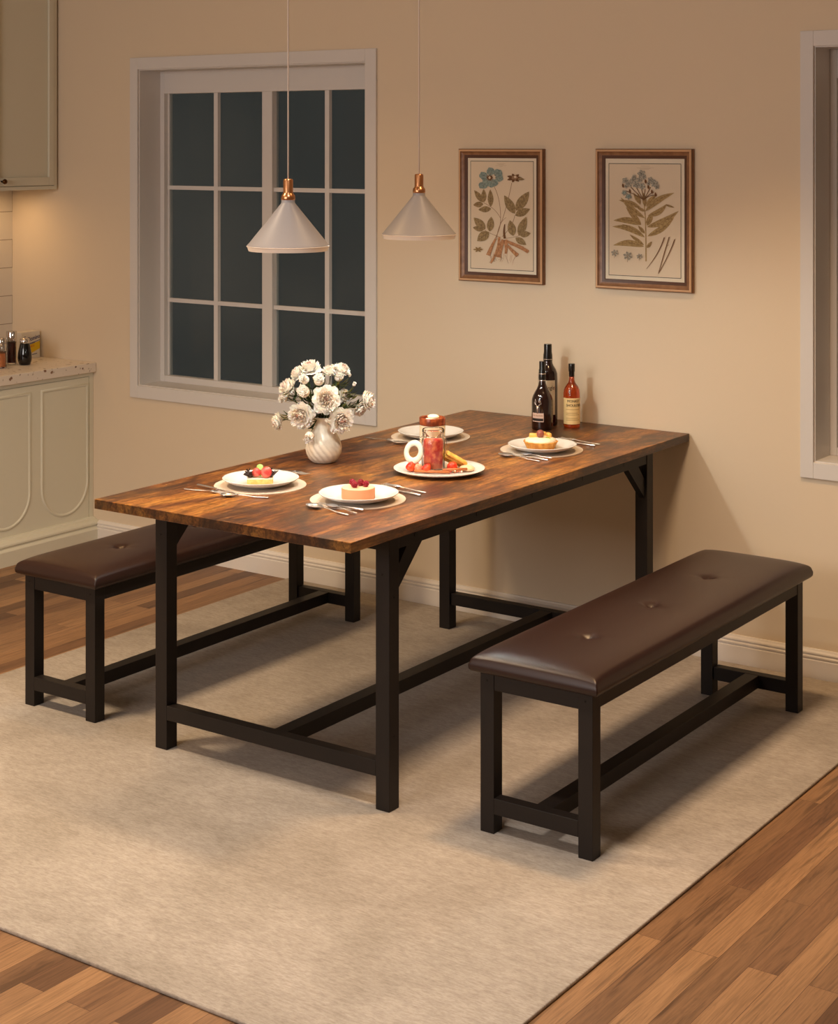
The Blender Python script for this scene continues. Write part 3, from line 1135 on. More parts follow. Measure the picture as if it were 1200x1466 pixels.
def picture(X0, X1, Z0, Z1, label, art):
    t = thing('framed_print', label, 'picture', ((X0 + X1) / 2, WY - 0.001, Z0), 'framed botanical prints on the wall')
    f = B()
    y = WY - 0.001
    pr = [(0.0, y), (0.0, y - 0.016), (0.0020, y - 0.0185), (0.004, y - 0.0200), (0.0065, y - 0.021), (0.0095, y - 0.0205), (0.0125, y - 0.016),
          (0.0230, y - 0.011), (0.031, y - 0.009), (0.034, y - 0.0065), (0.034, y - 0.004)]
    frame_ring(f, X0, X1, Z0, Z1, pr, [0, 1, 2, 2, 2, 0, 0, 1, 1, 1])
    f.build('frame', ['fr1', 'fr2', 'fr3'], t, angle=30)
    f = B()
    yp = y - 0.005
    a0, a1, c0, c1 = X0 + 0.033, X1 - 0.033, Z0 + 0.033, Z1 - 0.033
    f.box((a0, yp, c0), (a1, y - 0.001, c1), 0)
    f.build('margin', 'matboard', t)
    f = B()
    art(f, a0, a1, c0, c1, yp - 0.0005)
    f.build('botanical_print', ['paper', 'line', 'pink', 'pleaf2', 'pblue', 'pblue2', 'pbrown', 'proot', 'pink_l'], t)


class Art:
    """draws in a unit sheet given by the bordered rectangle; (0,0) is top left"""

    def __init__(s, f, x0, x1, z0, z1, y, mx, mz0, mz1):
        s.f, s.y = f, y
        s.x0, s.x1, s.z0, s.z1 = x0 + mx, x1 - mx, z0 + mz0, z1 - mz1
        s.n = 0
        lw = 0.0020
        s.poly([(0, 0), (1, 0), (1, 1), (0, 1)], 0)
        W, H = s.x1 - s.x0, s.z1 - s.z0
        a, b = lw / W, lw / H
        s.poly([(0, 0), (1, 0), (1, b), (0, b)], 1)
        s.poly([(0, 1 - b), (1, 1 - b), (1, 1), (0, 1)], 1)
        s.poly([(0, b), (a, b), (a, 1 - b), (0, 1 - b)], 1)
        s.poly([(1 - a, b), (1, b), (1, 1 - b), (1 - a, 1 - b)], 1)

    def P(s, u, v):
        return (s.x0 + u * (s.x1 - s.x0), s.y - 0.000004 * s.n, s.z1 - v * (s.z1 - s.z0))

    def poly(s, pts, mi):
        s.n += 1
        s.f.add([s.P(*p) for p in pts], [tuple(range(len(pts)))], mi)


def crop_xy(q):
    """measured sheet coordinates -> unit coordinates"""
    L, Rr, T0, T1, B0, B1 = q

    def g(x, y):
        u = (x - L) / (Rr - L)
        t = T0 + (T1 - T0) * u
        b = B0 + (B1 - B0) * u
        return (u, (y - t) / (b - t))
    return g


def leafs(A, g, lst, mi, vein=6, bend=0.0):
    for it in lst:
        x0, y0, x1, y1, wd = it[:5]
        bd = it[5] if len(it) > 5 else bend
        dx, dy = x1 - x0, y1 - y0
        Ln = sqrt(dx * dx + dy * dy)
        nx_, ny_ = -dy / Ln, dx / Ln
        up, dn, mid = [], [], []
        N = 14
        for i in range(N + 1):
            t = i / N
            w_ = wd / 2 * (sin(pi * t ** 0.85)) ** 0.85 if 0 < t < 1 else 0
            c = bd * Ln * sin(pi * t)
            px, py = x0 + dx * t + nx_ * c, y0 + dy * t + ny_ * c
            up.append((px + nx_ * w_, py + ny_ * w_))
            dn.append((px - nx_ * w_, py - ny_ * w_))
            mid.append((px, py))
        A.poly([g(*p) for p in up + dn[::-1][1:-1]], mi)
        stroke(A, g, mid[:-2], 2.2, 6)
        for k in (3, 5, 7, 9, 11):
            for S in (up, dn):
                p0, p1 = mid[k - 1], S[min(k + 2, N - 1)]
                stroke(A, g, [p0, ((p0[0] * 0.25 + p1[0] * 0.75), (p0[1] * 0.25 + p1[1] * 0.75))], 1.3, 6)


def stroke(A, g, pts, wd, mi):
    n = len(pts)
    L_, R2 = [], []
    for i, p in enumerate(pts):
        a = pts[max(i - 1, 0)]
        b = pts[min(i + 1, n - 1)]
        dx, dy = b[0] - a[0], b[1] - a[1]
        l = sqrt(dx * dx + dy * dy) or 1
        w_ = wd if not isinstance(wd, (list, tuple)) else wd[0] + (wd[1] - wd[0]) * i / (n - 1)
        L_.append((p[0] - dy / l * w_ / 2, p[1] + dx / l * w_ / 2))
        R2.append((p[0] + dy / l * w_ / 2, p[1] - dx / l * w_ / 2))
    for i in range(n - 1):
        A.poly([g(*q_) for q_ in (L_[i], L_[i + 1], R2[i + 1], R2[i])], mi)


def blob(A, g, cx, cy, rx, ry, mi, seed=0, amp=0.15, rot=0, k=5):
    rr = R_(seed)
    ph = [rr.random() * 6.28 for _ in range(4)]
    pts = []
    for i in range(28):
        a = 2 * pi * i / 28
        r = 1 + amp * (sin(k * a + ph[0]) * 0.6 + sin((k + 3) * a + ph[1]) * 0.4)
        x, y = rx * r * cos(a), ry * r * sin(a)
        pts.append(g(cx + x * cos(rot) - y * sin(rot), cy + x * sin(rot) + y * cos(rot)))
    A.poly(pts, mi)


def curve(p0, p1, p2, n=8):
    return [((1 - t) ** 2 * p0[0] + 2 * t * (1 - t) * p1[0] + t * t * p2[0], (1 - t) ** 2 * p0[1] + 2 * t * (1 - t) * p1[1] + t * t * p2[1]) for t in [i / n for i in range(n + 1)]]


def art_peony(f, x0, x1, z0, z1, y):
    A = Art(f, x0, x1, z0, z1, y, 0.0125, 0.0125, 0.0115)
    g = crop_xy((135, 855, 92, 98, 1330, 1365))
    for (yy, w_) in ((127, 50), (137, 30), (147, 62), (157, 18)):
        stroke(A, g, [(487 - w_, yy), (487 + w_, yy)], 1.6, 8)
    stroke(A, g, curve((410, 390), (490, 540), (483, 800)), 6, 8)
    stroke(A, g, curve((483, 800), (470, 900), (400, 1030)), 9, 8)
    stroke(A, g, curve((610, 345), (570, 560), (500, 780)), 6, 8)
    stroke(A, g, curve((500, 780), (440, 900), (440, 1000)), 8, 8)
    stroke(A, g, curve((290, 575), (430, 640), (480, 750)), 5, 8)
    stroke(A, g, curve((545, 745), (520, 760), (500, 790)), 4, 8)
    stroke(A, g, curve((645, 720), (620, 850), (500, 965)), 6, 8)
    stroke(A, g, curve((300, 890), (380, 940), (480, 970)), 5, 8)
    stroke(A, g, curve((700, 950), (620, 980), (520, 985)), 5, 8)
    leafs(A, g, [(285, 570, 180, 430, 66), (292, 570, 290, 415, 62), (372, 620, 365, 420, 66), (285, 590, 168, 600, 66), (375, 645, 228, 655, 70),
                 (645, 700, 525, 490, 96), (660, 665, 805, 445, 110), (650, 720, 815, 645, 88), (310, 880, 175, 745, 92), (300, 880, 165, 860, 70), (360, 905, 378, 735, 82),
                 (350, 910, 215, 1015, 108), (628, 955, 590, 775, 92), (690, 950, 775, 735, 92), (700, 945, 825, 925, 72), (655, 975, 775, 1060, 72)], 2)
    # blue flower
    for i, (cx, cy, rx, ry, ro) in enumerate([(370, 215, 44, 46, 0), (455, 235, 52, 46, .4), (470, 290, 44, 42, 0), (290, 265, 50, 44, .5), (290, 370, 58, 42, -.2), (395, 350, 66, 44, -.3), (330, 320, 50, 40, 0)]):
        blob(A, g, cx, cy, rx, ry, 4, i, 0.1, ro)
        for k in range(7):
            a = k / 7 * 6.28
            stroke(A, g, [(370 + (cx - 370) * 0.5, 285 + (cy - 285) * 0.5), (cx + rx * 0.75 * cos(a), cy + ry * 0.75 * sin(a))], 1.8, 5 if k % 2 else 6)
    blob(A, g, 362, 288, 34, 30, 6, 9, 0.3, 0, 9)
    blob(A, g, 360, 286, 12, 16, 0, 10, 0.1)
    # brown seed head
    for i in range(7):
        a = i / 7 * 6.28
        leafs(A, g, [(640, 290, 640 + 80 * cos(a) * 1.1, 290 + 52 * sin(a), 34)], 6)
    blob(A, g, 645, 285, 34, 24, 8, 3, 0.25)
    blob(A, g, 652, 278, 14, 12, 0, 3, 0.1)
    leafs(A, g, [(680, 300, 755, 305, 30)], 2)
    # tubers
    stroke(A, g, curve((535, 820), (515, 900), (535, 985)), (10, 26), 6)
    for (p0, p1, p2, w0) in (((470, 970), (470, 1100), (375, 1270), (26, 20)), ((430, 990), (380, 1080), (345, 1180), (22, 50)), ((520, 1000), (480, 1080), (455, 1200), (40, 70)),
                             ((540, 1000), (560, 1080), (545, 1160), (46, 26)), ((560, 1020), (680, 1060), (800, 1140), (30, 40)), ((570, 1070), (620, 1130), (680, 1180), (26, 46)),
                             ((590, 1040), (640, 1050), (740, 1100), (30, 44))):
        stroke(A, g, curve(p0, p1, p2), w0, 7)
    for sd in range(16):
        rr = R_(sd)
        bx_, by_ = 330 + rr.random() * 340, 1130 + rr.random() * 60
        stroke(A, g, curve((bx_, by_), (bx_ + rr.uniform(-30, 30), by_ + 50), (bx_ + rr.uniform(-40, 40), by_ + rr.uniform(60, 110))), 2.2, 6 if sd % 2 else 7)
    for i in range(6):
        a = i / 6 * 6.28
        leafs(A, g, [(230, 1112, 230 + 60 * cos(a), 1112 + 34 * sin(a), 20)], 3)


def art_oleander(f, x0, x1, z0, z1, y):
    A = Art(f, x0, x1, z0, z1, y, 0.0135, 0.0135, 0.0175)
    g = crop_xy((150, 950, 122, 128, 1330, 1365))
    for (yy, w_) in ((155, 50), (172, 95), (180, 60), (190, 40)):
        stroke(A, g, [(560 - w_, yy), (560 + w_, yy)], 1.6, 8)
    stroke(A, g, [(540, 480), (560, 700), (566, 900), (568, 1180)], (10, 16), 3)
    leafs(A, g, [(545, 1020, 200, 1008, 70, 0.09), (550, 920, 190, 805, 66, 0.10), (550, 915, 300, 780, 44, 0.05), (545, 1005, 385, 890, 40), (515, 785, 205, 740, 70, 0.08),
                 (555, 880, 480, 795, 40), (515, 780, 345, 595, 56), (555, 715, 285, 490, 56, -0.04), (520, 615, 265, 520, 50, 0.06), (560, 640, 470, 600, 34),
                 (585, 910, 875, 705, 66, 0.06), (580, 810, 925, 635, 74, 0.07), (580, 795, 640, 655, 62), (590, 690, 800, 560, 62, 0.10), (780, 568, 880, 600, 24),
                 (560, 640, 878, 440, 66, -0.07), (580, 1035, 635, 965, 40), (500, 560, 430, 440, 40), (560, 590, 540, 440, 46), (575, 590, 650, 470, 50), (600, 560, 680, 460, 36), (505, 570, 480, 440, 30)], 3)
    for k, (bx_, by_) in enumerate([(340, 420), (400, 380), (460, 380), (520, 400), (560, 400), (620, 380), (660, 430), (690, 470)]):
        stroke(A, g, curve((545, 520), ((545 + bx_) / 2, 450), (bx_, by_)), 7, 6)
    for i, (cx, cy, r) in enumerate([(340, 310, 36), (385, 345, 38), (430, 300, 36), (330, 440, 32), (375, 480, 38), (460, 350, 40), (500, 300, 36), (520, 235, 44), (545, 270, 30),
                                     (525, 370, 38), (620, 300, 32), (660, 340, 42), (690, 375, 30), (440, 270, 26), (350, 370, 24), (600, 340, 22)]):
        for k in range(5):
            a = i + k / 5 * 6.28
            blob(A, g, cx + r * 0.55 * cos(a), cy + r * 0.55 * sin(a), r * 0.46, r * 0.36, 5, i * 7 + k, 0.2, a)
        for k in range(6):
            a = i * 2 + k / 6 * 6.28
            stroke(A, g, [(cx, cy), (cx + r * 0.8 * cos(a), cy + r * 0.8 * sin(a))], 2.2, 1)
        if i in (3, 4):
            blob(A, g, cx, cy, r * 0.6, r * 0.5, 4, i, 0.3)
    for (cx, cy) in ((395, 425), (600, 380), (640, 430), (570, 320), (680, 460), (320, 365)):
        leafs(A, g, [(cx, cy + 22, cx - 8, cy - 26, 22)], 6)
    for (cx, cy, r) in ((225, 1090, 42), (370, 1120, 52), (500, 1125, 34)):
        for k in range(6):
            a = k / 6 * 6.28 + 0.3
            blob(A, g, cx + r * 0.6 * cos(a), cy + r * 0.5 * sin(a), r * 0.40, r * 0.26, 5, k, 0.2, a)
            stroke(A, g, [(cx, cy), (cx + r * cos(a), cy + r * 0.85 * sin(a))], 2, 6)
        stroke(A, g, [(cx, cy), (cx - 4, cy + r * 1.3)], 4, 8)
    stroke(A, g, curve((772, 920), (720, 1090), (578, 1258)), (10, 4), 6)
    stroke(A, g, curve((825, 915), (770, 1090), (708, 1310)), (9, 6), 6)
    stroke(A, g, curve((885, 940), (820, 1120), (712, 1300)), (9, 5), 6)
    stroke(A, g, [(790, 1020), (822, 1000)], 4, 8)


picture(-0.041, 0.322, 1.227, 1.7145, 'framed botanical print of a blue flower with tuberous roots, the left of the two', art_peony)
picture(0.535, 0.907, 1.227, 1.7155, 'framed botanical print of a pale flowering branch with long leaves, right of the two', art_oleander)


# ================================================================== PENDANT LAMPS
def make_pendant(x, y, z, label):
    t = thing('pendant_lamp', label, 'lamp', (x, y, z), 'cone pendant lamps over the table')
    r = 0.1145
    f = B()   # outer and inner skin of the shade
    outer = [(r - 0.0014, 0.0140), (r - 0.0015, 0.0155), (r - 0.006, 0.0195), (0.0195, 0.130), (0.0185, 0.133), (0.0185, 0.140)]
    inner = [(0.0165, 0.138), (0.0165, 0.128), (r - 0.009, 0.016), (r - 0.009, 0.0125), (r - 0.0085, 0.0005)]
    f.lathe(outer + inner, c=(x, y, z), seg=72, cap=False)
    f.build('lamp_shade', 'shade', t, angle=25)
    f = B()
    f.lathe([(r - 0.0082, 0.0004), (r - 0.006, 0.0), (r - 0.0015, 0.0115), (r, 0.0128), (r - 0.0013, 0.0139)], c=(x, y, z), seg=72, cap=False)
    tag(f.build('shade_rim', 'rim', t, angle=25), 'lighter bevelled rim')
    f = B()
    f.lathe([(0.0155, 0.136), (0.0190, 0.140), (0.0195, 0.144), (0.0185, 0.152), (0.0145, 0.157), (0.0135, 0.160), (0.0135, 0.193), (0.0115, 0.197), (0.004, 0.198), (0.0, 0.198)],
            c=(x, y, z), seg=32)
    f.build('socket', 'copper', t, angle=35)
    f = B()
    f.tube([(x, y, z + 0.196), (x, y, CZ - 0.02)], 0.0021, seg=8)
    f.build('cord', 'cord', t, smooth=True)
    f = B()
    f.lathe([(0.05, CZ - 0.022 - z), (0.05, CZ - 0.001 - z), (0, CZ - 0.001 - z)], c=(x, y, z), seg=32)
    f.build('ceiling_rose', 'shade', t, angle=35)
    f = B()
    f.sphere((x, y, z + 0.050), 0.022, sc=(1, 1, 1.25))
    f.lathe([(0.012, 0.07), (0.012, 0.130)], c=(x, y, z), seg=16)
    bl = f.build('bulb', 'bulb', t, smooth=True)
    d = bpy.data.lights.new('pendant_glow', 'POINT')
    d.energy = P_PEND
    d.color = WARM2
    d.shadow_soft_size = 0.022
    o = bpy.data.objects.new('pendant_glow', d)
    COL.objects.link(o)
    o.parent = t
    o.location = (0, 0, 0.012)
    return t


make_pendant(0.462, 0.280, 1.4395, 'pale cone pendant lamp with copper neck hanging in front of the window')
make_pendant(0.460, 0.912, 1.4435, 'pale cone pendant lamp with copper neck hanging between the window and the pictures')


# ================================================================== TABLE SETTINGS
GP = 'round place settings on the table'


def make_mat():
    f = B()
    f.lathe([(0.1328, 0.0), (0.133, 0.0012), (0.1325, 0.0025), (0, 0.0025)], seg=72)
    return f.build('placemat', 'mat', angle=40, origin=(0, 0, 0))


def make_plate():
    f = B()
    # bottom foot, outer rim, inner well
    f.lathe([(0.055, 0.0), (0.058, 0.003), (0.085, 0.0095), (0.106, 0.0195), (0.1095, 0.0225), (0.110, 0.0235), (0.109, 0.0245),
             (0.104, 0.0235), (0.082, 0.0135), (0.074, 0.009), (0.068, 0.0065), (0.03, 0.0058), (0.0, 0.0055)], seg=72)
    return f.build('plate', 'ceramic', smooth=True, origin=(0, 0, 0))


mats_pos = [(0.257, 0.404, 'round beige placemat under the plate holding the berry sponge slice'),
            (0.603, 0.411, 'round beige placemat under the plate with the raspberry cake'),
            (0.209, 1.340, 'round beige placemat under the empty plate behind the glass jar'),
            (0.636, 1.348, 'round beige placemat under the plate with the fruit tart')]
plates_pos = [(0.266, 0.395, 'white plate carrying the berry sponge slice, nearest the left bench'),
              (0.620, 0.392, 'white plate carrying the round raspberry cake at the front of the table'),
              (0.223, 1.321, 'empty white plate on the far side of the table, behind the glass jar'),
              (0.654, 1.322, 'white plate carrying the fluted fruit tart near the bottles')]
pm, pl = make_mat(), make_plate()
for i, (x, y, lb) in enumerate(mats_pos):
    o = pm if i == 0 else copy_tree(pm)
    o.location = (x, y, TZ + 0.0002)
    tag(o, lb, 'placemat', 'round beige placemats')
for i, (x, y, lb) in enumerate(plates_pos):
    o = pl if i == 0 else copy_tree(pl)
    o.location = (x, y, TZ + 0.003)
    tag(o, lb, 'plate', 'white dinner plates')


def make_spoon(L=0.165):
    """bowl at -x end, resting on z=0"""
    f = B()
    bl, bw = 0.058 * L / 0.165, 0.038 * L / 0.165
    vs, fs = [], []
    nr, na = 6, 20
    cx = bl / 2
    for side, dz in ((0, 0.0), (1, -0.0012)):
        for j in range(nr + 1):
            r = j / nr
            for k in range(na):
                a = 2 * pi * k / na
                egg = 1 + 0.12 * cos(a)
                vs.append((cx - r * bl / 2 * cos(a), r * bw / 2 * sin(a) * egg, 0.0014 + 0.0075 * r * r + dz))
    off = (nr + 1) * na
    for side in (0, 1):
        for j in range(nr):
            for k in range(na):
                k2 = (k + 1) % na
                b0 = side * off
                fs.append((b0 + j * na + k, b0 + j * na + k2, b0 + (j + 1) * na + k2, b0 + (j + 1) * na + k))
    for k in range(na):
        k2 = (k + 1) % na
        fs.append((nr * na + k, nr * na + k2, off + nr * na + k2, off + nr * na + k))
    f.add(vs, fs)
    f.tube([(bl - 0.003, 0, 0.0075), (bl + 0.012, 0, 0.0075), (bl + 0.035, 0, 0.0062), (L * 0.7, 0, 0.0034), (L - 0.004, 0, 0.0030), (L, 0, 0.0030)],
           [0.0028, 0.0022, 0.0022, 0.0030, 0.0036, 0.0024], seg=10, flat=0.65)
    return f.build('spoon', 'steel', smooth=True, origin=(0, 0, 0))


def make_fork(L=0.165):
    f = B()
    # head plate with four tines
    hw = 0.0115
    f.box((0.038, -hw, 0.0050), (0.058, hw, 0.0066), bev=0.0006)
    for k in range(4):
        y = -hw + 0.0014 + k * (2 * hw - 0.0028) / 3
        f.tube([(0.040, y, 0.0058), (0.020, y, 0.0036), (0.004, y, 0.0050), (0.0, y, 0.0062)], [0.0014, 0.0013, 0.0010, 0.0005], seg=6)
    f.tube([(0.056, 0, 0.0058), (0.064, 0, 0.0060), (0.085, 0, 0.0048), (L * 0.75, 0, 0.0030), (L - 0.004, 0, 0.0028), (L, 0, 0.0028)],
           [0.0075, 0.0026, 0.0022, 0.0030, 0.0036, 0.0024], seg=10, flat=0.5)
    return f.build('fork', 'steel', smooth=False, angle=50, origin=(0, 0, 0))


def make_knife(L=0.180):
    f = B()
    f.prism([(0, 0.006), (0.012, -0.001), (0.035, -0.0035), (0.090, -0.0035), (0.090, 0.006)], 2, 0.0008, 0.0022)
    f.tube([(0.088, 0.001, 0.0030), (0.096, 0.001, 0.0034), (L * 0.75, 0.001, 0.0036), (L - 0.003, 0.001, 0.0036), (L, 0.001, 0.0036)],
           [0.0035, 0.0030, 0.0040, 0.0046, 0.0030], seg=10, flat=0.7)
    return f.build('table_knife', 'steel', smooth=False, angle=50, origin=(0, 0, 0))


sp0, fk0, kn0 = make_spoon(), make_fork(), make_knife()
used = set()


def lay(proto, cat, x0, y0, x1, y1, label, group, z=0.0004, scale=1.0):
    """lay a piece with its head at (x0,y0) and its handle pointing to (x1,y1)"""
    o = proto if proto.name not in used else copy_tree(proto)
    used.add(proto.name)
    o.location = (x0, y0, TZ + z)
    o.rotation_euler = (0, 0, math.atan2(y1 - y0, x1 - x0))
    o.scale = (scale, scale, scale)
    tag(o, label, cat, group)
    return o


G = 'cutlery laid beside the plates'
# front right setting
lay(sp0, 'spoon', 0.545, 0.262, 0.713, 0.230, 'large steel spoon in front of the raspberry cake plate, nearest the table corner', G)
lay(sp0, 'spoon', 0.596, 0.284, 0.718, 0.254, 'small steel teaspoon in front of the raspberry cake plate', G, scale=0.76, z=0.0035)
lay(kn0, 'knife', 0.545, 0.302, 0.709, 0.292, 'steel knife partly on the placemat of the raspberry cake', G, z=0.0032, scale=0.93)
lay(fk0, 'fork', 0.548, 0.607, 0.711, 0.585, 'steel fork behind the raspberry cake plate, farther from the plate', G)
lay(kn0, 'knife', 0.545, 0.570, 0.717, 0.543, 'steel knife behind the raspberry cake plate, next to the placemat', G)
# front left setting
lay(sp0, 'spoon', 0.262, 0.226, 0.345, 0.260, 'dark shining spoon in front of the berry sponge slice, its handle pointing right', G, scale=0.86)
lay(fk0, 'fork', 0.262, 0.256, 0.130, 0.236, 'steel fork in front of the berry sponge slice, its handle pointing left', G, scale=0.88)
lay(kn0, 'knife', 0.285, 0.270, 0.140, 0.286, 'thin steel knife in front of the berry sponge slice, touching the placemat', G, z=0.0030, scale=0.92)
lay(fk0, 'fork', 0.285, 0.592, 0.130, 0.600, 'steel fork behind the berry sponge plate, its tip showing by the vase', G)
# back left setting
lay(sp0, 'spoon', 0.178, 1.166, 0.300, 1.205, 'steel spoon in front of the empty plate, beside the open jar lid', G, scale=0.9)
lay(fk0, 'fork', 0.190, 1.196, 0.060, 1.196, 'steel fork in front of the empty plate, half behind the glass jar', G, scale=0.9)
# back right setting
lay(sp0, 'spoon', 0.575, 1.190, 0.743, 1.166, 'large steel spoon in front of the fruit tart, its bowl at the left', G)
lay(sp0, 'spoon', 0.632, 1.226, 0.750, 1.224, 'small steel teaspoon in front of the fruit tart plate', G, scale=0.70, z=0.0035)
lay(kn0, 'knife', 0.588, 1.214, 0.748, 1.196, 'steel knife lying between the two spoons by the fruit tart', G, scale=0.9, z=0.0005)
lay(fk0, 'fork', 0.585, 1.552, 0.737, 1.532, 'steel fork behind the fruit tart plate, nearest the bottles', G)
lay(kn0, 'knife', 0.570, 1.512, 0.741, 1.497, 'steel knife behind the fruit tart plate, against the placemat', G)

# --- food -----------------------------------------------------------
ZP = TZ + 0.003 + 0.0058
# raspberry cake
cx, cy = 0.617, 0.394
f = B()
f.lathe([(0.0455, 0), (0.0462, 0.002), (0.0462, 0.0285), (0.0455, 0.0300)], c=(cx, cy, ZP), seg=48, cap=True)
ck = thing('cheesecake', 'small round peach-coloured cheesecake on the front plate, topped with raspberries', 'cake', (cx, cy, ZP))
f.build('side', 'biscuit', ck, angle=40)
f = B()
f.lathe([(0.0458, 0), (0.0440, 0.0018), (0.030, 0.0026), (0.0, 0.0030)], c=(cx, cy, ZP + 0.0301), seg=48)
f.build('glaze', 'cake_top', ck, angle=40)


def raspberry(c, r, label, rot):
    f = B()
    c = Vector(c)
    Rm = Euler(rot).to_matrix()
    f.sphere(c, r * 0.82, seg=12, rings=8)
    rr = R_(int(c.x * 1e5))
    for j in range(6):
        th = pi * (j + 0.6) / 6.4
        n_ = max(4, int(11 * sin(th)))
        for k in range(n_):
            a = 2 * pi * (k + 0.5 * (j % 2)) / n_
            p = Vector((sin(th) * cos(a) * 0.85, sin(th) * sin(a) * 0.85, cos(th))) * r * 0.84
            f.sphere(c + Rm @ p, r * 0.23, seg=7, rings=5)
    return tag(f.build('raspberry', 'raspberry', smooth=True), label, 'raspberry', 'raspberries on the cheesecake')


zt_ = ZP + 0.033
raspberry((cx + 0.004, cy - 0.022, zt_ + 0.0085), 0.0105, 'raspberry at the front of the four on the cheesecake', (1.3, 0, 0.2))
raspberry((cx - 0.016, cy - 0.006, zt_ + 0.0105), 0.0100, 'leftmost raspberry of the four on the cheesecake', (1.2, 0.3, 0.5))
raspberry((cx + 0.022, cy + 0.006, zt_ + 0.0080), 0.0098, 'rightmost raspberry of the four on the cheesecake', (0.4, 1.0, 0))
raspberry((cx + 0.003, cy + 0.008, zt_ + 0.0085), 0.0100, 'raspberry at the back of the four on the cheesecake', (0.2, 0.1, 0))

# berry sponge slice
cx, cy = 0.270, 0.388
sl = thing('sponge_slice', 'square yellow sponge cake slice on the left front plate, under berries and chocolate', 'cake', (cx, cy, ZP))
RZ = Matrix.Translation((cx, cy, ZP)) @ Matrix.Rotation(YAW + radians(4), 4, 'Z')
f = B()
f.box((-0.037, -0.026, 0), (0.037, 0.026, 0.017), bev=0.002, M4=RZ)
f.build('sponge', 'sponge', sl, angle=50)
f = B()
f.box((-0.037, -0.026, 0.0171), (0.037, 0.026, 0.0195), bev=0.001, M4=RZ)
f.build('icing', 'cream', sl, angle=50)
f = B()
rr = R_(4)
for (bx_, hh, nn) in ((-0.030, 0.030, 16), (0.034, 0.030, 9)):
    f = B()
    f.sphere(RZ @ Vector((bx_ * 0.90, 0, 0.026)), 0.0085, sc=(1, 1.3, 0.9), seg=12, rings=8)
    for k in range(nn):
        p0 = Vector((bx_ + rr.uniform(-0.007, 0.007), rr.uniform(-0.02, 0.020), 0.022 + rr.uniform(0, 0.008)))
        v_ = Vector((rr.uniform(-0.7, 0.7) + (0.2 if bx_ > 0 else -0.3), rr.uniform(-0.7, 0.4), rr.uniform(0.2, 1.0)))
        p1 = p0 + v_ * 0.014
        p2 = p1 + Vector((rr.uniform(-0.006, 0.006), rr.uniform(-0.004, 0.004), rr.uniform(-0.004, 0.005)))
        f.tube([RZ @ p0, RZ @ p1, RZ @ p2], [0.0030, 0.0040, 0.0018], seg=6, flat=0.5)
    f.build('chocolate_curls', 'choc', sl, smooth=True)


def strawberry(c, r, label, rot=(0, 0, 0), mat_='berry', group='strawberries', green=False):
    f = B()
    c = Vector(c)
    Rm = Euler(rot).to_matrix()
    prof = [(0.0, -1.15), (0.32, -1.02), (0.66, -0.62), (0.92, -0.10), (1.0, 0.32), (0.86, 0.70), (0.45, 0.90), (0.0, 0.92)]
    vs, fs = [], []
    seg = 18
    for (q_, z) in prof:
        for k in range(seg):
            a = 2 * pi * k / seg
            vs.append(c + Rm @ Vector((q_ * r * cos(a), q_ * r * sin(a), z * r)))
    for j in range(len(prof) - 1):
        for k in range(seg):
            k2 = (k + 1) % seg
            fs.append((j * seg + k, j * seg + k2, (j + 1) * seg + k2, (j + 1) * seg + k))
    f.add(vs, fs)
    t = f.build('strawberry', mat_, smooth=True)
    return tag(t, label, 'strawberry', group)


M['berry2'] = mat('berry_rose', rgb(206, 62, 60), 0.35, mottle=(90, rgb(224, 110, 96), 0.1))
strawberry(RZ @ Vector((0.017, -0.010, 0.0355)), 0.0165, 'large cut strawberry on the right of the sponge slice', (1.5, 0.1, 0.9), 'berry2', 'strawberries on the sponge slice')
strawberry(RZ @ Vector((-0.011, -0.004, 0.0330)), 0.0130, 'smaller strawberry in the middle of the sponge slice', (0.5, 0.9, 0.9), 'berry2', 'strawberries on the sponge slice')
f = B()
f.lathe([(0.0095, 0), (0.010, 0.002), (0.0095, 0.004), (0, 0.0042)], seg=20, M4=RZ @ Matrix.Translation((-0.001, 0.014, 0.0440)) @ Matrix.Rotation(0.9, 4, 'X'))
f.box((-0.003, 0.012, 0.0195), (0.003, 0.018, 0.042), M4=RZ)
tag(f.build('kiwi_slice', 'kiwi', angle=40), 'green kiwi slice among the berries on the sponge slice', 'kiwi')

# fruit tart
cx, cy = 0.645, 1.327
tt = thing('fruit_tart', 'fluted golden tart filled with cream on the back right plate', 'tart', (cx, cy, ZP))
f = B()
fl = lambda a, z: 1 + 0.085 * abs(sin(8 * a)) - 0.045
f.lathe([(0.041, 0), (0.043, 0.002), (0.052, 0.022), (0.0545, 0.0245), (0.0520, 0.0255), (0.047, 0.018), (0, 0.018)], c=(cx, cy, ZP), seg=144, fn=fl)
f.build('crust', 'crust', tt, smooth=True)
f = B()
f.lathe([(0.0470, 0.018), (0.0500, 0.024), (0.0480, 0.031), (0.038, 0.036), (0.015, 0.039), (0, 0.0395)], c=(cx, cy, ZP), seg=40,
        fn=lambda a, z: 1 + 0.012 * sin(5 * a + z * 300))
f.build('cream_filling', 'cream', tt, smooth=True)
fd = Vector((-0.5715, 0.8206, 0))
rt = Vector((0.8206, 0.5715, 0))
CT = Vector((cx, cy, ZP + 0.037))
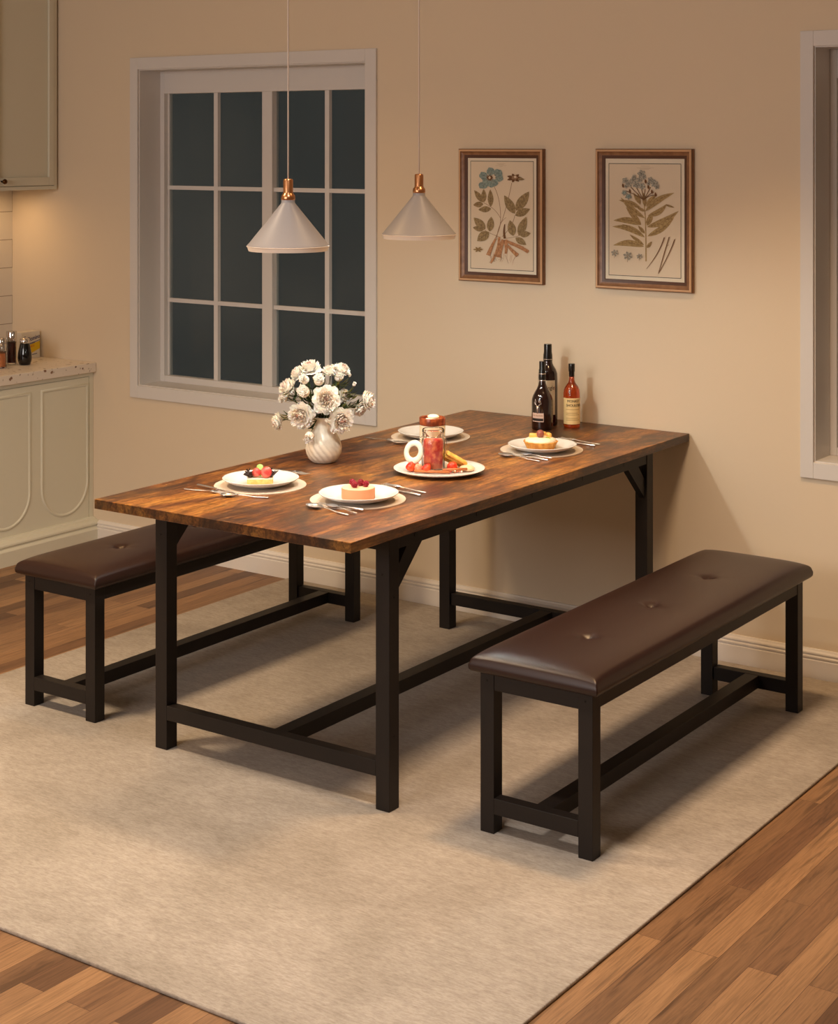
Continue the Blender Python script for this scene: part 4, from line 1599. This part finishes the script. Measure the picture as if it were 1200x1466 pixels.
for (a, b, c_, sc, ro, lb) in ((-0.022, -0.004, 0.006, 1.0, 0.4, 'orange segment on the left of the fruit tart'), (0.006, 0.020, 0.006, 1.0, 1.4, 'orange segment at the back of the fruit tart'),
                               (0.026, 0.004, 0.006, 0.9, 2.4, 'orange segment on the right of the fruit tart')):
    f = B()
    P0 = CT + rt * a + fd * b + Vector((0, 0, c_))
    M4 = Matrix.Translation(P0) @ Matrix.Rotation(ro, 4, 'Z')
    f.box((-0.015 * sc, -0.007, -0.008), (0.015 * sc, 0.007, 0.007), bev=0.004, M4=M4)
    tag(f.build('orange_segment', 'orange', smooth=True), lb, 'orange', 'fruit pieces on the tart')
f = B()
f.sphere(CT + rt * -0.002 + fd * -0.014 + Vector((0, 0, 0.0125)), 0.0125, sc=(1, 1, 1.05))
tag(f.build('grape', 'grape', smooth=True), 'glossy brown red grape on top of the fruit tart', 'grape')
f = B()
f.lathe([(0.011, 0), (0.0115, 0.003), (0.0100, 0.006), (0, 0.0065)], seg=20, M4=Matrix.Translation(CT + rt * 0.020 - fd * 0.022 + Vector((0, 0, -0.007))) @ Matrix.Rotation(0.45, 4, rt))
tag(f.build('kiwi_slice', 'kiwi', angle=40), 'green kiwi slice at the front of the fruit tart', 'kiwi')

# --- platter --------------------------------------------------------
px, py = 0.570, 0.860
f = B()
f.lathe([(0.090, 0.0), (0.094, 0.002), (0.125, 0.0075), (0.1365, 0.0130), (0.1372, 0.0140), (0.1362, 0.0148), (0.124, 0.0105), (0.098, 0.0052), (0, 0.0048)], c=(px, py, TZ + 0.0004), seg=80)
tag(f.build('platter', 'ceramic', smooth=True), 'large white serving platter in the middle holding the glass jar and fruit', 'plate')
ZF = TZ + 0.0004 + 0.0052


def pv(a, b, z=0.0):
    """a: to the right, b: away, about the platter centre"""
    return Vector((px, py, ZF)) + rt * a + fd * b + Vector((0, 0, z))


jc = pv(-0.018, -0.003)
jar = thing('glass_jar', 'open clip-top glass jar full of berries on the platter', 'jar', jc)
f = B()
r = 0.0345
f.lathe([(r - 0.003, 0.0), (r, 0.003), (r, 0.078), (r - 0.004, 0.086), (r - 0.003, 0.090), (r - 0.0015, 0.094), (r - 0.0015, 0.104), (r - 0.003, 0.107),
         (r - 0.006, 0.106), (r - 0.006, 0.090), (r - 0.0035, 0.080), (r - 0.003, 0.008), (r - 0.008, 0.005), (0, 0.0048)], c=jc, seg=48)
f.build('glass_body', 'glass', jar, smooth=True)
f = B()
f.lathe([(r - 0.0045, 0.0085), (r - 0.0042, 0.076), (r - 0.010, 0.082), (0, 0.083)], c=jc, seg=32, fn=lambda a, z: 1 + 0.02 * sin(7 * a + z * 260))
f.build('berry_preserve', 'jam', jar, smooth=True)
f = B()
for zz in (0.0885,):
    f.tube([jc + Vector(((r - 0.0005) * cos(a), (r - 0.0005) * sin(a), zz)) for a in [2 * pi * i / 32 for i in range(33)]], 0.0011, seg=6)
f.tube([jc + rt * r + Vector((0, 0, 0.088)), jc + rt * (r + 0.006) + Vector((0, 0, 0.075)), jc + rt * (r + 0.004) + Vector((0, 0, 0.060)), jc + rt * (r + 0.007) + Vector((0, 0, 0.054))], 0.0011, seg=6)
f.tube([jc - rt * r + Vector((0, 0, 0.088)), jc - rt * (r + 0.007) + Vector((0, 0, 0.078)), jc - rt * (r + 0.010) + Vector((0, 0, 0.066))], 0.0011, seg=6)
f.build('wire_clip', 'chrome', jar, smooth=True)
# hinged lid hanging open at the left
lc = jc - rt * 0.058 - fd * 0.004 + Vector((0, 0, 0.0480))
lidM = Matrix.Translation(lc) @ Matrix((tuple(rt) + (0,), tuple(fd) + (0,), (0, 0, 1, 0), (0, 0, 0, 1))).transposed() @ Matrix.Rotation(radians(-38), 4, 'Y') @ Matrix.Rotation(radians(58), 4, 'X')
f = B()
f.lathe([(0.016, -0.003), (0.030, -0.004), (0.0315, 0.0), (0.030, 0.004), (0.017, 0.005), (0.015, 0.002), (0.016, -0.003)], seg=40, M4=lidM, cap=False)
f.build('lid_ring', 'rubber', jar, smooth=True)
f = B()
f.lathe([(0.0, -0.001), (0.0158, -0.001), (0.0158, 0.001), (0.0, 0.001)], seg=32, M4=lidM, cap=False)
f.build('lid_glass', 'glass', jar, smooth=False)

jar.scale = (1, 1, 1.17)
# tall cup behind the jar
cc = pv(-0.020, 0.078)
cup = thing('dessert_cup', 'cream cup with glazed brown rim and whipped cream, standing behind the glass jar', 'cup', cc + Vector((0, 0, 0.0012)))
f = B()
f.lathe([(0.030, 0.002), (0.0335, 0.005), (0.0385, 0.060), (0.0393, 0.101)], c=cc, seg=40, cap=True)
f.build('body', 'cupcream', cup, smooth=False, angle=40)
f = B()
f.lathe([(0.0394, 0.1012), (0.0396, 0.106), (0.0396, 0.118), (0.0386, 0.1195), (0.0365, 0.118), (0.036, 0.110), (0, 0.110)], c=cc, seg=40,
        fn=lambda a, z: 1 + 0.015 * sin(4 * a))
f.build('brown_rim', 'cupbrown', cup, smooth=True)
f = B()
f.sphere(cc + Vector((0, 0, 0.1115)), 0.024, sc=(1, 1, 0.30))
f.sphere(cc + rt * 0.003 + Vector((0, 0, 0.1205)), 0.0165, sc=(1.15, 1, 0.36))
f.build('whipped_cream', 'cream', cup, smooth=True)

cup.scale = (1, 1, 1.23)
GS = 'red berries on the platter'
strawberry(pv(-0.085, -0.020, 0.0150), 0.0148, 'round red berry at the left edge of the platter, under the jar lid', (2.8, 0.2, 0), group=GS)
strawberry(pv(-0.061, -0.030, 0.0135), 0.0125, 'halved red berry between the two whole ones left of the jar', (1.5, 0.2, 0.4), 'berryflesh', group=GS)
strawberry(pv(-0.037, -0.041, 0.0145), 0.0135, 'red berry touching the front left of the glass jar', (2.6, 0.4, 0), group=GS)
strawberry(pv(-0.072, 0.012, 0.0130), 0.0120, 'orange red berry behind the others, left of the jar', (0.6, 0.4, 0), 'berryflesh', group=GS)
strawberry(pv(0.040, -0.020, 0.0155), 0.0165, 'ripe strawberry lying right of the glass jar', (2.0, 0.5, 0.4), group=GS)
for k, (a, b, z, ro) in enumerate(((0.044, 0.030, 0.0175, 24), (0.048, 0.020, 0.0265, 27), (0.053, 0.010, 0.0355, 30))):
    f = B()
    M4 = Matrix.Translation(pv(a, b, z)) @ Matrix.Rotation(YAW + 0.10, 4, 'Z') @ Matrix.Rotation(radians(ro), 4, 'Y')
    f.box((-0.036, -0.017, -0.0045), (0.034, 0.017, 0.0030), bev=0.002, M4=M4)
    for j in range(5):
        x = -0.029 + j * 0.014
        f.box((x - 0.0022, -0.016, 0.0022), (x + 0.0022, 0.016, 0.0048), bev=0.0008, M4=M4)
    for yy in (-0.012, 0.0, 0.012):
        f.box((-0.033, yy - 0.0022, 0.0022), (0.032, yy + 0.0022, 0.0046), bev=0.0008, M4=M4)
    tag(f.build('waffle', 'waffle', angle=40), ('golden waffle at the bottom of the stack right of the jar', 'golden waffle in the middle of the stack right of the jar', 'golden waffle on top of the stack right of the jar')[k], 'waffle', 'waffles on the platter')
f = B()
f.sphere(pv(0.083, -0.014, 0.009), 0.021, sc=(1.15, 0.9, 0.45), rot=Matrix.Rotation(0.2, 3, 'Z'))
tag(f.build('peach_slice', 'peach', smooth=True), 'pale peach slice at the right side of the platter', 'peach')
for k, (a0, b0, a1, b1, lb) in enumerate(((-0.075, -0.045, 0.030, -0.058, 'long wafer stick along the front of the platter'), (0.010, -0.052, 0.082, -0.030, 'short wafer stick at the front right of the platter'))):
    f = B()
    f.tube([pv(a0, b0, 0.0058 + 0.0045 * (k == 1) + 0.001), pv(a1, b1, 0.0055 + 0.004 * (k == 1))], 0.0042, seg=12)
    tag(f.build('wafer_stick', 'wafer', smooth=True), lb, 'wafer', 'wafer sticks on the platter')
f = B()
rr = R_(8)
for k in range(26):
    f.sphere(pv(0.050 + rr.uniform(-0.018, 0.018), -0.042 + rr.uniform(-0.008, 0.010), 0.0035 + rr.random() * 0.004), rr.uniform(0.0018, 0.0032), seg=6, rings=5, mi=k % 3)
tag(f.build('sugar_crumbs', ['cream', 'berry2', 'wafer'], smooth=True), 'scattered pink and white crumbs in front of the strawberry', 'crumbs', kind='stuff')


# ================================================================== BOTTLES
def bottle_root(name, x, y, label):
    return thing(name, label, 'bottle', (x, y, TZ), 'whisky bottles at the wall end of the table')


def wrap_label(f, x, y, r, z0, z1, a0, a1, mi=0, n=18, lift=0.0006):
    vs, fs = [], []
    rr_ = r + lift
    for i in range(n + 1):
        a = a0 + (a1 - a0) * i / n
        vs += [(x + rr_ * cos(a), y + rr_ * sin(a), z0), (x + rr_ * cos(a), y + rr_ * sin(a), z1)]
    for i in range(n):
        fs.append((2 * i, 2 * i + 2, 2 * i + 3, 2 * i + 1))
    f.add(vs, fs, mi)


def wrap_text(f, s, size, x, y, r, ac, zc, mi=0, sx=1.0, bold=0):
    vs, fs = text_mesh(s, size)
    for k in range(bold + 1):
        out_ = []
        for v in vs:
            a = ac + (v.x * sx + k * 0.0003) / r
            out_.append((x + r * cos(a), y + r * sin(a), zc + v.y))
        f.add(out_, fs, mi)


ACAM = math.atan2(-0.8206, 0.5715)     # direction facing the viewer

# front left: dark bottle with silver stag
bx_, by_ = 0.436, 1.690
b1 = bottle_root('whisky_bottle', bx_, by_, 'short dark whisky bottle with a silver stag emblem, front left of the three')
f = B()
f.lathe([(0.0335, 0.0), (0.0362, 0.003), (0.0368, 0.012), (0.0368, 0.098), (0.0355, 0.107), (0.0320, 0.117), (0.0262, 0.128), (0.0200, 0.138), (0.0152, 0.149), (0.0122, 0.160), (0.0106, 0.170), (0.0106, 0.190), (0, 0.190)], c=(bx_, by_, TZ), seg=48)
f.build('glass_body', 'bl_dark', b1, smooth=True)
f = B()
f.lathe([(0.0112, 0.168), (0.0122, 0.1685), (0.0122, 0.205), (0.0108, 0.207), (0.0108, 0.232), (0.0100, 0.234), (0, 0.234)], c=(bx_, by_, TZ), seg=32)
f.build('cap', 'bl_black', b1, angle=40)
f = B()
f.lathe([(0.0118, 0.1665), (0.0124, 0.167), (0.0124, 0.170), (0.0120, 0.1705)], c=(bx_, by_, TZ), seg=32, cap=False)
f.lathe([(0.0122, 0.1895), (0.0125, 0.190), (0.0125, 0.1925), (0.0122, 0.193)], c=(bx_, by_, TZ), seg=32, cap=False)
f.build('neck_ring', 'silver', b1, angle=40)
f = B()
wrap_label(f, bx_, by_, 0.0368, TZ + 0.030, TZ + 0.060, ACAM - 1.15, ACAM + 0.05, 0)
wrap_label(f, bx_, by_, 0.0368, TZ + 0.033, TZ + 0.042, ACAM - 1.12, ACAM + 0.02, 1, lift=0.0010)
wrap_text(f, 'THE DALMORE', 0.0058, bx_, by_, 0.0368 + 0.0012, ACAM - 0.55, TZ + 0.051, 2, 1.0, 1)
f.build('label', ['label_pink', 'ink', 'inkgold'], b1)
# stag head emblem
f = B()


def em(pts, rad):
    f.tube([(bx_ + 0.0376 * cos(ACAM - 0.52 + u / 0.0368), by_ + 0.0376 * sin(ACAM - 0.52 + u / 0.0368), TZ + 0.082 + v * 1.15) for u, v in pts], [q_ * 1.2 for q_ in rad], seg=6)


em([(0, 0.002), (0, -0.006), (0.0004, -0.016), (0, -0.020)], [0.0030, 0.0036, 0.0022, 0.0014])
for sg in (-1, 1):
    em([(sg * 0.001, 0.001), (sg * 0.007, 0.006), (sg * 0.010, 0.013), (sg * 0.008, 0.022)], [0.0013, 0.0011, 0.0009, 0.0005])
    em([(sg * 0.007, 0.006), (sg * 0.0125, 0.008), (sg * 0.014, 0.014)], [0.0010, 0.0008, 0.0005])
    em([(sg * 0.009, 0.010), (sg * 0.005, 0.014), (sg * 0.004, 0.019)], [0.0009, 0.0008, 0.0005])
    em([(sg * 0.002, -0.001), (sg * 0.007, -0.001)], [0.0014, 0.0006])
f.build('stag_emblem', 'silver', b1, smooth=True)

# rear: tall dark bottle
bx_, by_ = 0.408, 1.775
b2 = bottle_root('whisky_bottle', bx_, by_, 'tall dark whisky bottle with a beige label, rear of the three')
f = B()
f.lathe([(0.030, 0.0), (0.0332, 0.003), (0.0340, 0.012), (0.0340, 0.165), (0.0330, 0.182), (0.0280, 0.196), (0.0200, 0.208), (0.0165, 0.216), (0.0155, 0.226), (0.0150, 0.238), (0, 0.238)], c=(bx_, by_, TZ), seg=48)
f.build('glass_body', 'bl_dark', b2, smooth=True)
f = B()
f.lathe([(0.0160, 0.226), (0.0164, 0.2265), (0.0158, 0.245), (0.0140, 0.256), (0.0138, 0.281), (0.0130, 0.283), (0, 0.283)], c=(bx_, by_, TZ), seg=32)
f.build('cap', 'bl_black', b2, angle=40)
f = B()
wrap_label(f, bx_, by_, 0.0340, TZ + 0.040, TZ + 0.160, ACAM - 1.25, ACAM + 0.72, 0)
wrap_text(f, 'Single', 0.020, bx_, by_, 0.0340 + 0.0012, ACAM + 0.12, TZ + 0.134, 1, 0.8)
wrap_label(f, bx_, by_, 0.0165, TZ + 0.2295, TZ + 0.232, ACAM - 1.3, ACAM + 1.3, 2, lift=0.0008)
f.build('label', ['label_grey', 'ink', 'silver'], b2)

# right: amber bottle
bx_, by_ = 0.499, 1.783
b3 = bottle_root('whisky_bottle', bx_, by_, 'amber whisky bottle with a large cream label, right of the three')
f = B()
r = 0.0288
f.lathe([(0.0255, 0.0), (0.0282, 0.002), (r, 0.008), (r, 0.118), (0.0275, 0.130), (0.0215, 0.143), (0.0125, 0.155), (0.0096, 0.164), (0.0090, 0.178), (0, 0.178)], c=(bx_, by_, TZ), seg=48)
f.build('glass_body', 'bl_amber', b3, smooth=True)
f = B()
f.lathe([(0.0092, 0.176), (0.0098, 0.1765), (0.0098, 0.192), (0.0112, 0.194), (0.0112, 0.219), (0.0105, 0.2205), (0, 0.2205)], c=(bx_, by_, TZ), seg=32)
f.build('cap', 'bl_black', b3, angle=40)
f = B()
wrap_label(f, bx_, by_, r, TZ + 0.014, TZ + 0.104, ACAM - 1.35, ACAM + 1.30, 0, n=28)
wrap_text(f, 'MONKEY', 0.0125, bx_, by_, r + 0.0012, ACAM + 0.16, TZ + 0.0935, 1, 0.95, 1)
wrap_text(f, 'SHOULDER', 0.0125, bx_, by_, r + 0.0012, ACAM + 0.20, TZ + 0.079, 1, 0.92, 1)
for i, zz in enumerate((0.064, 0.052, 0.046, 0.034, 0.028)):
    wrap_label(f, bx_, by_, r, TZ + zz, TZ + zz + 0.0012, ACAM - 0.8, ACAM + 0.9 - 0.2 * (i % 2), 2, lift=0.0010)
f.build('label', ['label_cream', 'ink', 'inkgold'], b3)
f = B()
for k in range(3):
    a = ACAM - 0.35 + 0.02 * k
    f.sphere((bx_ + 0.0272 * cos(a), by_ + 0.0272 * sin(a), TZ + 0.128 - k * 0.007), 0.0040 - 0.0008 * k, sc=(1, 1, 1.2), seg=10, rings=7)
f.build('metal_emblem', 'silver', b3, smooth=True)

# ================================================================== VASE AND FLOWERS
VX, VY = 0.186, 0.790
f = B()
pr = [(0.030, 0.0), (0.036, 0.002), (0.0455, 0.012), (0.0530, 0.027), (0.0553, 0.042), (0.0535, 0.057), (0.0470, 0.074), (0.0380, 0.092), (0.0315, 0.108), (0.0295, 0.120), (0.0308, 0.132), (0.0330, 0.139),
      (0.0322, 0.1405), (0.0300, 0.139), (0.0280, 0.130), (0.0270, 0.120), (0.0290, 0.108), (0.035, 0.092), (0.040, 0.070), (0.030, 0.030), (0.0, 0.026)]
prd = []
for i in range(len(pr) - 1):
    for k in range(3):
        t = k / 3
        prd.append((pr[i][0] * (1 - t) + pr[i + 1][0] * t, pr[i][1] * (1 - t) + pr[i + 1][1] * t))
prd.append(pr[-1])


def swirl(a, z):
    amp = 0.062 * max(0.0, min(1.0, (0.112 - z) / 0.05)) * min(1.0, max(z, 0.0) / 0.012 + 0.2)
    return 1 + amp * (abs(sin(8 * (a + z * 15))) ** 0.9 - 0.6)


f.lathe(prd, c=(VX, VY, TZ), seg=168, fn=swirl)
tag(f.build('vase', 'vase', smooth=True), 'cream ceramic vase with spiral ribs, holding the white bouquet', 'vase')

VC = Vector((VX, VY, 0))


def bp_(right, z, toward):
    return VC + rt * right - fd * toward + Vector((0, 0, z))


def petal(f, c, Rm, L, Wd, tilt, az, cup_, rnd, mi, n=5, curl=0.0):
    """a cupped petal starting near the heart; tilt = angle from the flower axis"""
    vs, fs = [], []
    ph = rnd.random() * 6.28
    for j in range(n + 1):
        t = j / n
        w_ = Wd * (sin(pi * min(t * 0.80 + 0.12, 1.0)) ** 0.7)
        ang = tilt + curl * t * t - cup_ * (t - 0.3) * 0.9
        rr_ = L * t
        for i in range(-3, 4):
            s_ = i / 3
            ruff = 0.09 * L * sin(ph + s_ * 6 + t * 2) * t * t + (0.05 * L * rnd.uniform(-1, 1) if j == n else 0)
            x = rr_ * sin(ang) + ruff * cos(ang)
            z = rr_ * cos(ang) + ruff * sin(ang) + cup_ * Wd * 0.25 * s_ * s_
            y = s_ * w_
            p = Vector((x * cos(az) - y * sin(az), x * sin(az) + y * cos(az), z))
            vs.append(c + Rm @ p)
    for j in range(n):
        for i in range(6):
            a = j * 7 + i
            fs.append((a, a + 1, a + 8, a + 7))
    f.add(vs, fs, mi)


def bloom(f, c, d, R, seed, closed=0.0, flat=0.0):
    """d: facing direction"""
    rnd = R_(seed)
    Rm = Vector(d).normalized().to_track_quat('Z', 'Y').to_matrix()
    cc_ = Vector(c) - Rm @ Vector((0, 0, R * 0.28))
    if closed > 0.5:
        f.sphere(cc_ + Rm @ Vector((0, 0, R * 0.3)), R * 0.62, mi=1, seg=12, rings=8)
        for lay_, (n_, ti, l) in enumerate(((4, 0.35, 1.15), (5, 0.55, 1.20), (6, 0.85, 1.15))):
            for k in range(n_):
                petal(f, cc_, Rm, R * l, R * 0.52, ti, 2 * pi * k / n_ + lay_ * 0.6, 1.5, rnd, 0 if lay_ else 1)
        return
    f.sphere(cc_ + Rm @ Vector((0, 0, R * 0.10)), R * 0.34, mi=1, seg=10, rings=7)
    lays = ((8, 1.62, 1.10, 0.46, 0.25), (9, 1.36, 1.08, 0.42, 0.35), (11, 1.10, 1.04, 0.36, 0.45), (12, 0.86, 0.98, 0.30, 0.5), (12, 0.62, 0.92, 0.24, 0.5), (11, 0.40, 0.86, 0.19, 0.45), (8, 0.18, 0.80, 0.15, 0.4))
    for li, (n_, ti, l, wd, cp) in enumerate(lays):
        for k in range(n_):
            petal(f, cc_, Rm, R * l * rnd.uniform(0.9, 1.06), R * wd * rnd.uniform(0.85, 1.15), ti + rnd.uniform(-0.1, 0.1) - flat * 0.25,
                  2 * pi * k / n_ + li * 0.37 + rnd.uniform(-0.12, 0.12), cp, rnd, 0 if li < 3 else (1 if li < 5 else 2 if rnd.random() < 0.55 else 1))


def leaf3(f, p, d, L, Wd, mi=0):
    p = Vector(p)
    d = Vector(d).normalized()
    s_ = d.cross(Vector((0.1, 0.2, 1))).normalized()
    u = s_.cross(d)
    vs, fs = [], []
    N = 6
    for j in range(N + 1):
        t = j / N
        w_ = Wd * sin(pi * (t * 0.93 + 0.05)) * 0.5
        c = p + d * L * t + u * (0.12 * L * sin(pi * t)) * -1
        vs += [c - s_ * w_ + u * w_ * 0.35, c, c + s_ * w_ + u * w_ * 0.35]
    for j in range(N):
        a = 3 * j
        fs += [(a, a + 1, a + 4, a + 3), (a + 1, a + 2, a + 5, a + 4)]
    f.add(vs, fs, mi)


GF = 'white blooms in the vase'
mouth = TZ + 0.137
# right, height, toward viewer, radius, facing (right, up, toward), closed, label, seed
FL = [
    (0.011, 0.952, 0.060, 0.040, (0.05, 0.25, 1.0), 0, 'largest white bloom, facing front at the centre of the bouquet'),
    (-0.066, 0.903, 0.055, 0.038, (-0.25, -0.05, 1.0), 0, 'big white bloom facing front at the lower left of the bouquet'),
    (0.056, 0.887, 0.055, 0.037, (0.35, -0.10, 1.0), 0, 'big bloom with pinkish heart at the lower right of the bouquet'),
    (-0.042, 1.040, 0.000, 0.031, (-0.15, 1.0, 0.35), 0, 'white bloom seen from the side at the very top of the bouquet'),
    (-0.081, 1.024, 0.000, 0.024, (-0.9, 0.7, 0.3), 0, 'white bloom leaning left beside the topmost one'),
    (-0.056, 1.008, 0.030, 0.018, (-0.5, 0.5, 0.8), 1, 'half open bloom just under the topmost flower'),
    (-0.057, 0.974, 0.050, 0.0235, (-0.2, 0.35, 1.0), 1, 'cup-shaped white bloom left of the largest one'),
    (-0.012, 1.007, 0.040, 0.0215, (0.0, 0.6, 0.9), 1, 'round ball-like white bloom above the largest one'),
    (-0.112, 0.981, 0.010, 0.029, (-0.8, 0.55, 0.4), 0, 'white bloom turned to the upper left, on the left side'),
    (-0.119, 0.950, 0.010, 0.016, (-0.8, -0.2, 0.4), 1, 'small pink-tinged bloom tucked under the left side bloom'),
    (0.021, 1.030, 0.000, 0.026, (-0.1, 1.0, 0.2), 0, 'white bloom seen from the side, upper right, the left of a pair'),
    (0.056, 1.035, 0.000, 0.026, (0.4, 1.0, 0.2), 0, 'white bloom seen from the side, upper right, the right of a pair'),
    (0.046, 1.012, 0.006, 0.018, (0.3, 0.5, 0.6), 1, 'shaded bloom hanging under the upper right pair'),
    (0.137, 0.944, 0.015, 0.028, (0.95, 0.25, 0.35), 0, 'white bloom facing right at the far right of the bouquet'),
    (0.113, 0.915, 0.020, 0.022, (0.7, -0.5, 0.6), 0, 'ragged white bloom below the far right one'),
    (-0.141, 0.877, 0.020, 0.025, (-1.0, -0.15, 0.3), 0, 'white bloom facing left at the far left, low beside the window sill'),
    (-0.040, 0.841, 0.062, 0.0190, (-0.3, -0.5, 1.0), 1, 'small white bloom drooping in front of the vase'),
    (0.065, 0.957, 0.010, 0.020, (0.6, 0.4, 0.6), 0, 'loose pale bloom between the largest one and the far right'),
    (0.094, 0.990, 0.010, 0.0068, (0.4, 1, 0.3), 1, 'small white bud on a thin stem at the right'),
    (0.080, 1.016, 0.000, 0.0050, (0.4, 1, 0.3), 1, 'tiny bud highest on the right of the bouquet'),
    (0.013, 0.890, 0.066, 0.0075, (0.1, 0.1, 1), 1, 'tiny white bud above the mouth of the vase'),
]
for i, (a, z, tw_, R, d, closed, lb) in enumerate(FL):
    c = bp_(a, z, tw_)
    rnd = R_(50 + i)
    base = bp_(rnd.uniform(-0.011, 0.011) + 0.02 * (1 if a > 0 else -1) * (0.5 if abs(a) > 0.05 else 0), mouth - 0.004, rnd.uniform(-0.008, 0.012))
    t = thing('peony' if R > 0.01 else 'flower_bud', lb, 'flower', base - Vector((0, 0, 0.03)), GF)
    dd = rt * d[0] + Vector((0, 0, d[1])) - fd * d[2]
    dd.normalize()
    f = B()
    bloom(f, c, dd, R * (1.06 if not closed else 1.22 if R > 0.01 else 1.3), 100 + i, closed)
    f.build('bloom', ['petal', 'petal2', 'petal3'], t, smooth=True)
    f = B()
    e0 = c - dd * R * 0.35
    low = z < 0.93
    midp = (base + e0) / 2 + Vector((0, 0, 0.016 if low else 0.0)) - dd * R * 0.5
    pts = []
    b0 = base - Vector((0, 0, 0.03))
    for k in range(9):
        u = k / 8
        pts.append(b0 * (1 - u) ** 3 + (base + Vector((0, 0, 0.02 if not low else 0.03))) * 3 * u * (1 - u) ** 2 + midp * 3 * u * u * (1 - u) + e0 * u ** 3)
    f.tube(pts, 0.0013 if R > 0.012 else 0.0009, seg=6)
    if R > 0.01:
        f.lathe([(0.0, -0.004), (R * 0.22, -0.001), (R * 0.30, R * 0.16)], seg=10, cap=False, M4=Matrix.Translation(e0) @ dd.to_track_quat('Z', 'Y').to_matrix().to_4x4())
    f.build('stem', 'stem', t, smooth=True)
    if R > 0.014:
        f = B()
        for k in range(7):
            u = rnd.uniform(0.5, 0.95)
            p = pts[int(u * 8)]
            v = Vector((rnd.uniform(-1, 1), rnd.uniform(-1, 1), rnd.uniform(-0.3, 1))) * 0.7 + (e0 - base).normalized() * 0.8
            leaf3(f, p, v, rnd.uniform(0.022, 0.040), rnd.uniform(0.006, 0.010), 0 if rnd.random() < 0.72 else 1)
        f.build('leaf_spray', ['leaf', 'leaflite'], t, smooth=True)

# loose foliage filling the bouquet
f = B()
rnd = R_(77)
for k in range(170):
    a = rnd.uniform(-0.10, 0.10)
    z = rnd.uniform(0.895, 0.985) - abs(a) * 0.25
    p = bp_(a * 0.6, z, rnd.uniform(-0.03, 0.035))
    v = rt * (a * 9 + rnd.uniform(-0.5, 0.5)) + Vector((0, 0, rnd.uniform(-0.2, 1.0))) - fd * rnd.uniform(-0.5, 0.8)
    leaf3(f, p, v, rnd.uniform(0.024, 0.048), rnd.uniform(0.006, 0.012), 0 if rnd.random() < 0.75 else 1)
for (a, z, n_) in ((0.075, 0.965, 12), (0.10, 0.935, 10), (-0.095, 0.950, 9), (-0.115, 0.895, 9), (0.055, 0.985, 8)):
    for k in range(n_):
        p = bp_(a * 0.85 + rnd.uniform(-0.012, 0.012), z + rnd.uniform(-0.012, 0.008), rnd.uniform(0.0, 0.03))
        v = rt * ((1 if a > 0 else -1) + rnd.uniform(-0.5, 0.5)) + Vector((0, 0, rnd.uniform(-0.25, 0.75))) - fd * rnd.uniform(-0.3, 0.5)
        leaf3(f, p, v, rnd.uniform(0.028, 0.045), rnd.uniform(0.007, 0.011), 0 if rnd.random() < 0.6 else 1)
for k in range(14):
    p1 = bp_(rnd.uniform(-0.06, 0.06), rnd.uniform(0.92, 0.97), rnd.uniform(-0.02, 0.03))
    f.tube([bp_(rnd.uniform(-0.01, 0.01), mouth - 0.02, rnd.uniform(-0.01, 0.01)), p1], 0.0011, seg=5)
tag(f.build('bouquet_foliage', ['leaf', 'leaflite'], smooth=True), 'dark green leaves filling the bouquet between the white blooms', 'foliage', kind='stuff')
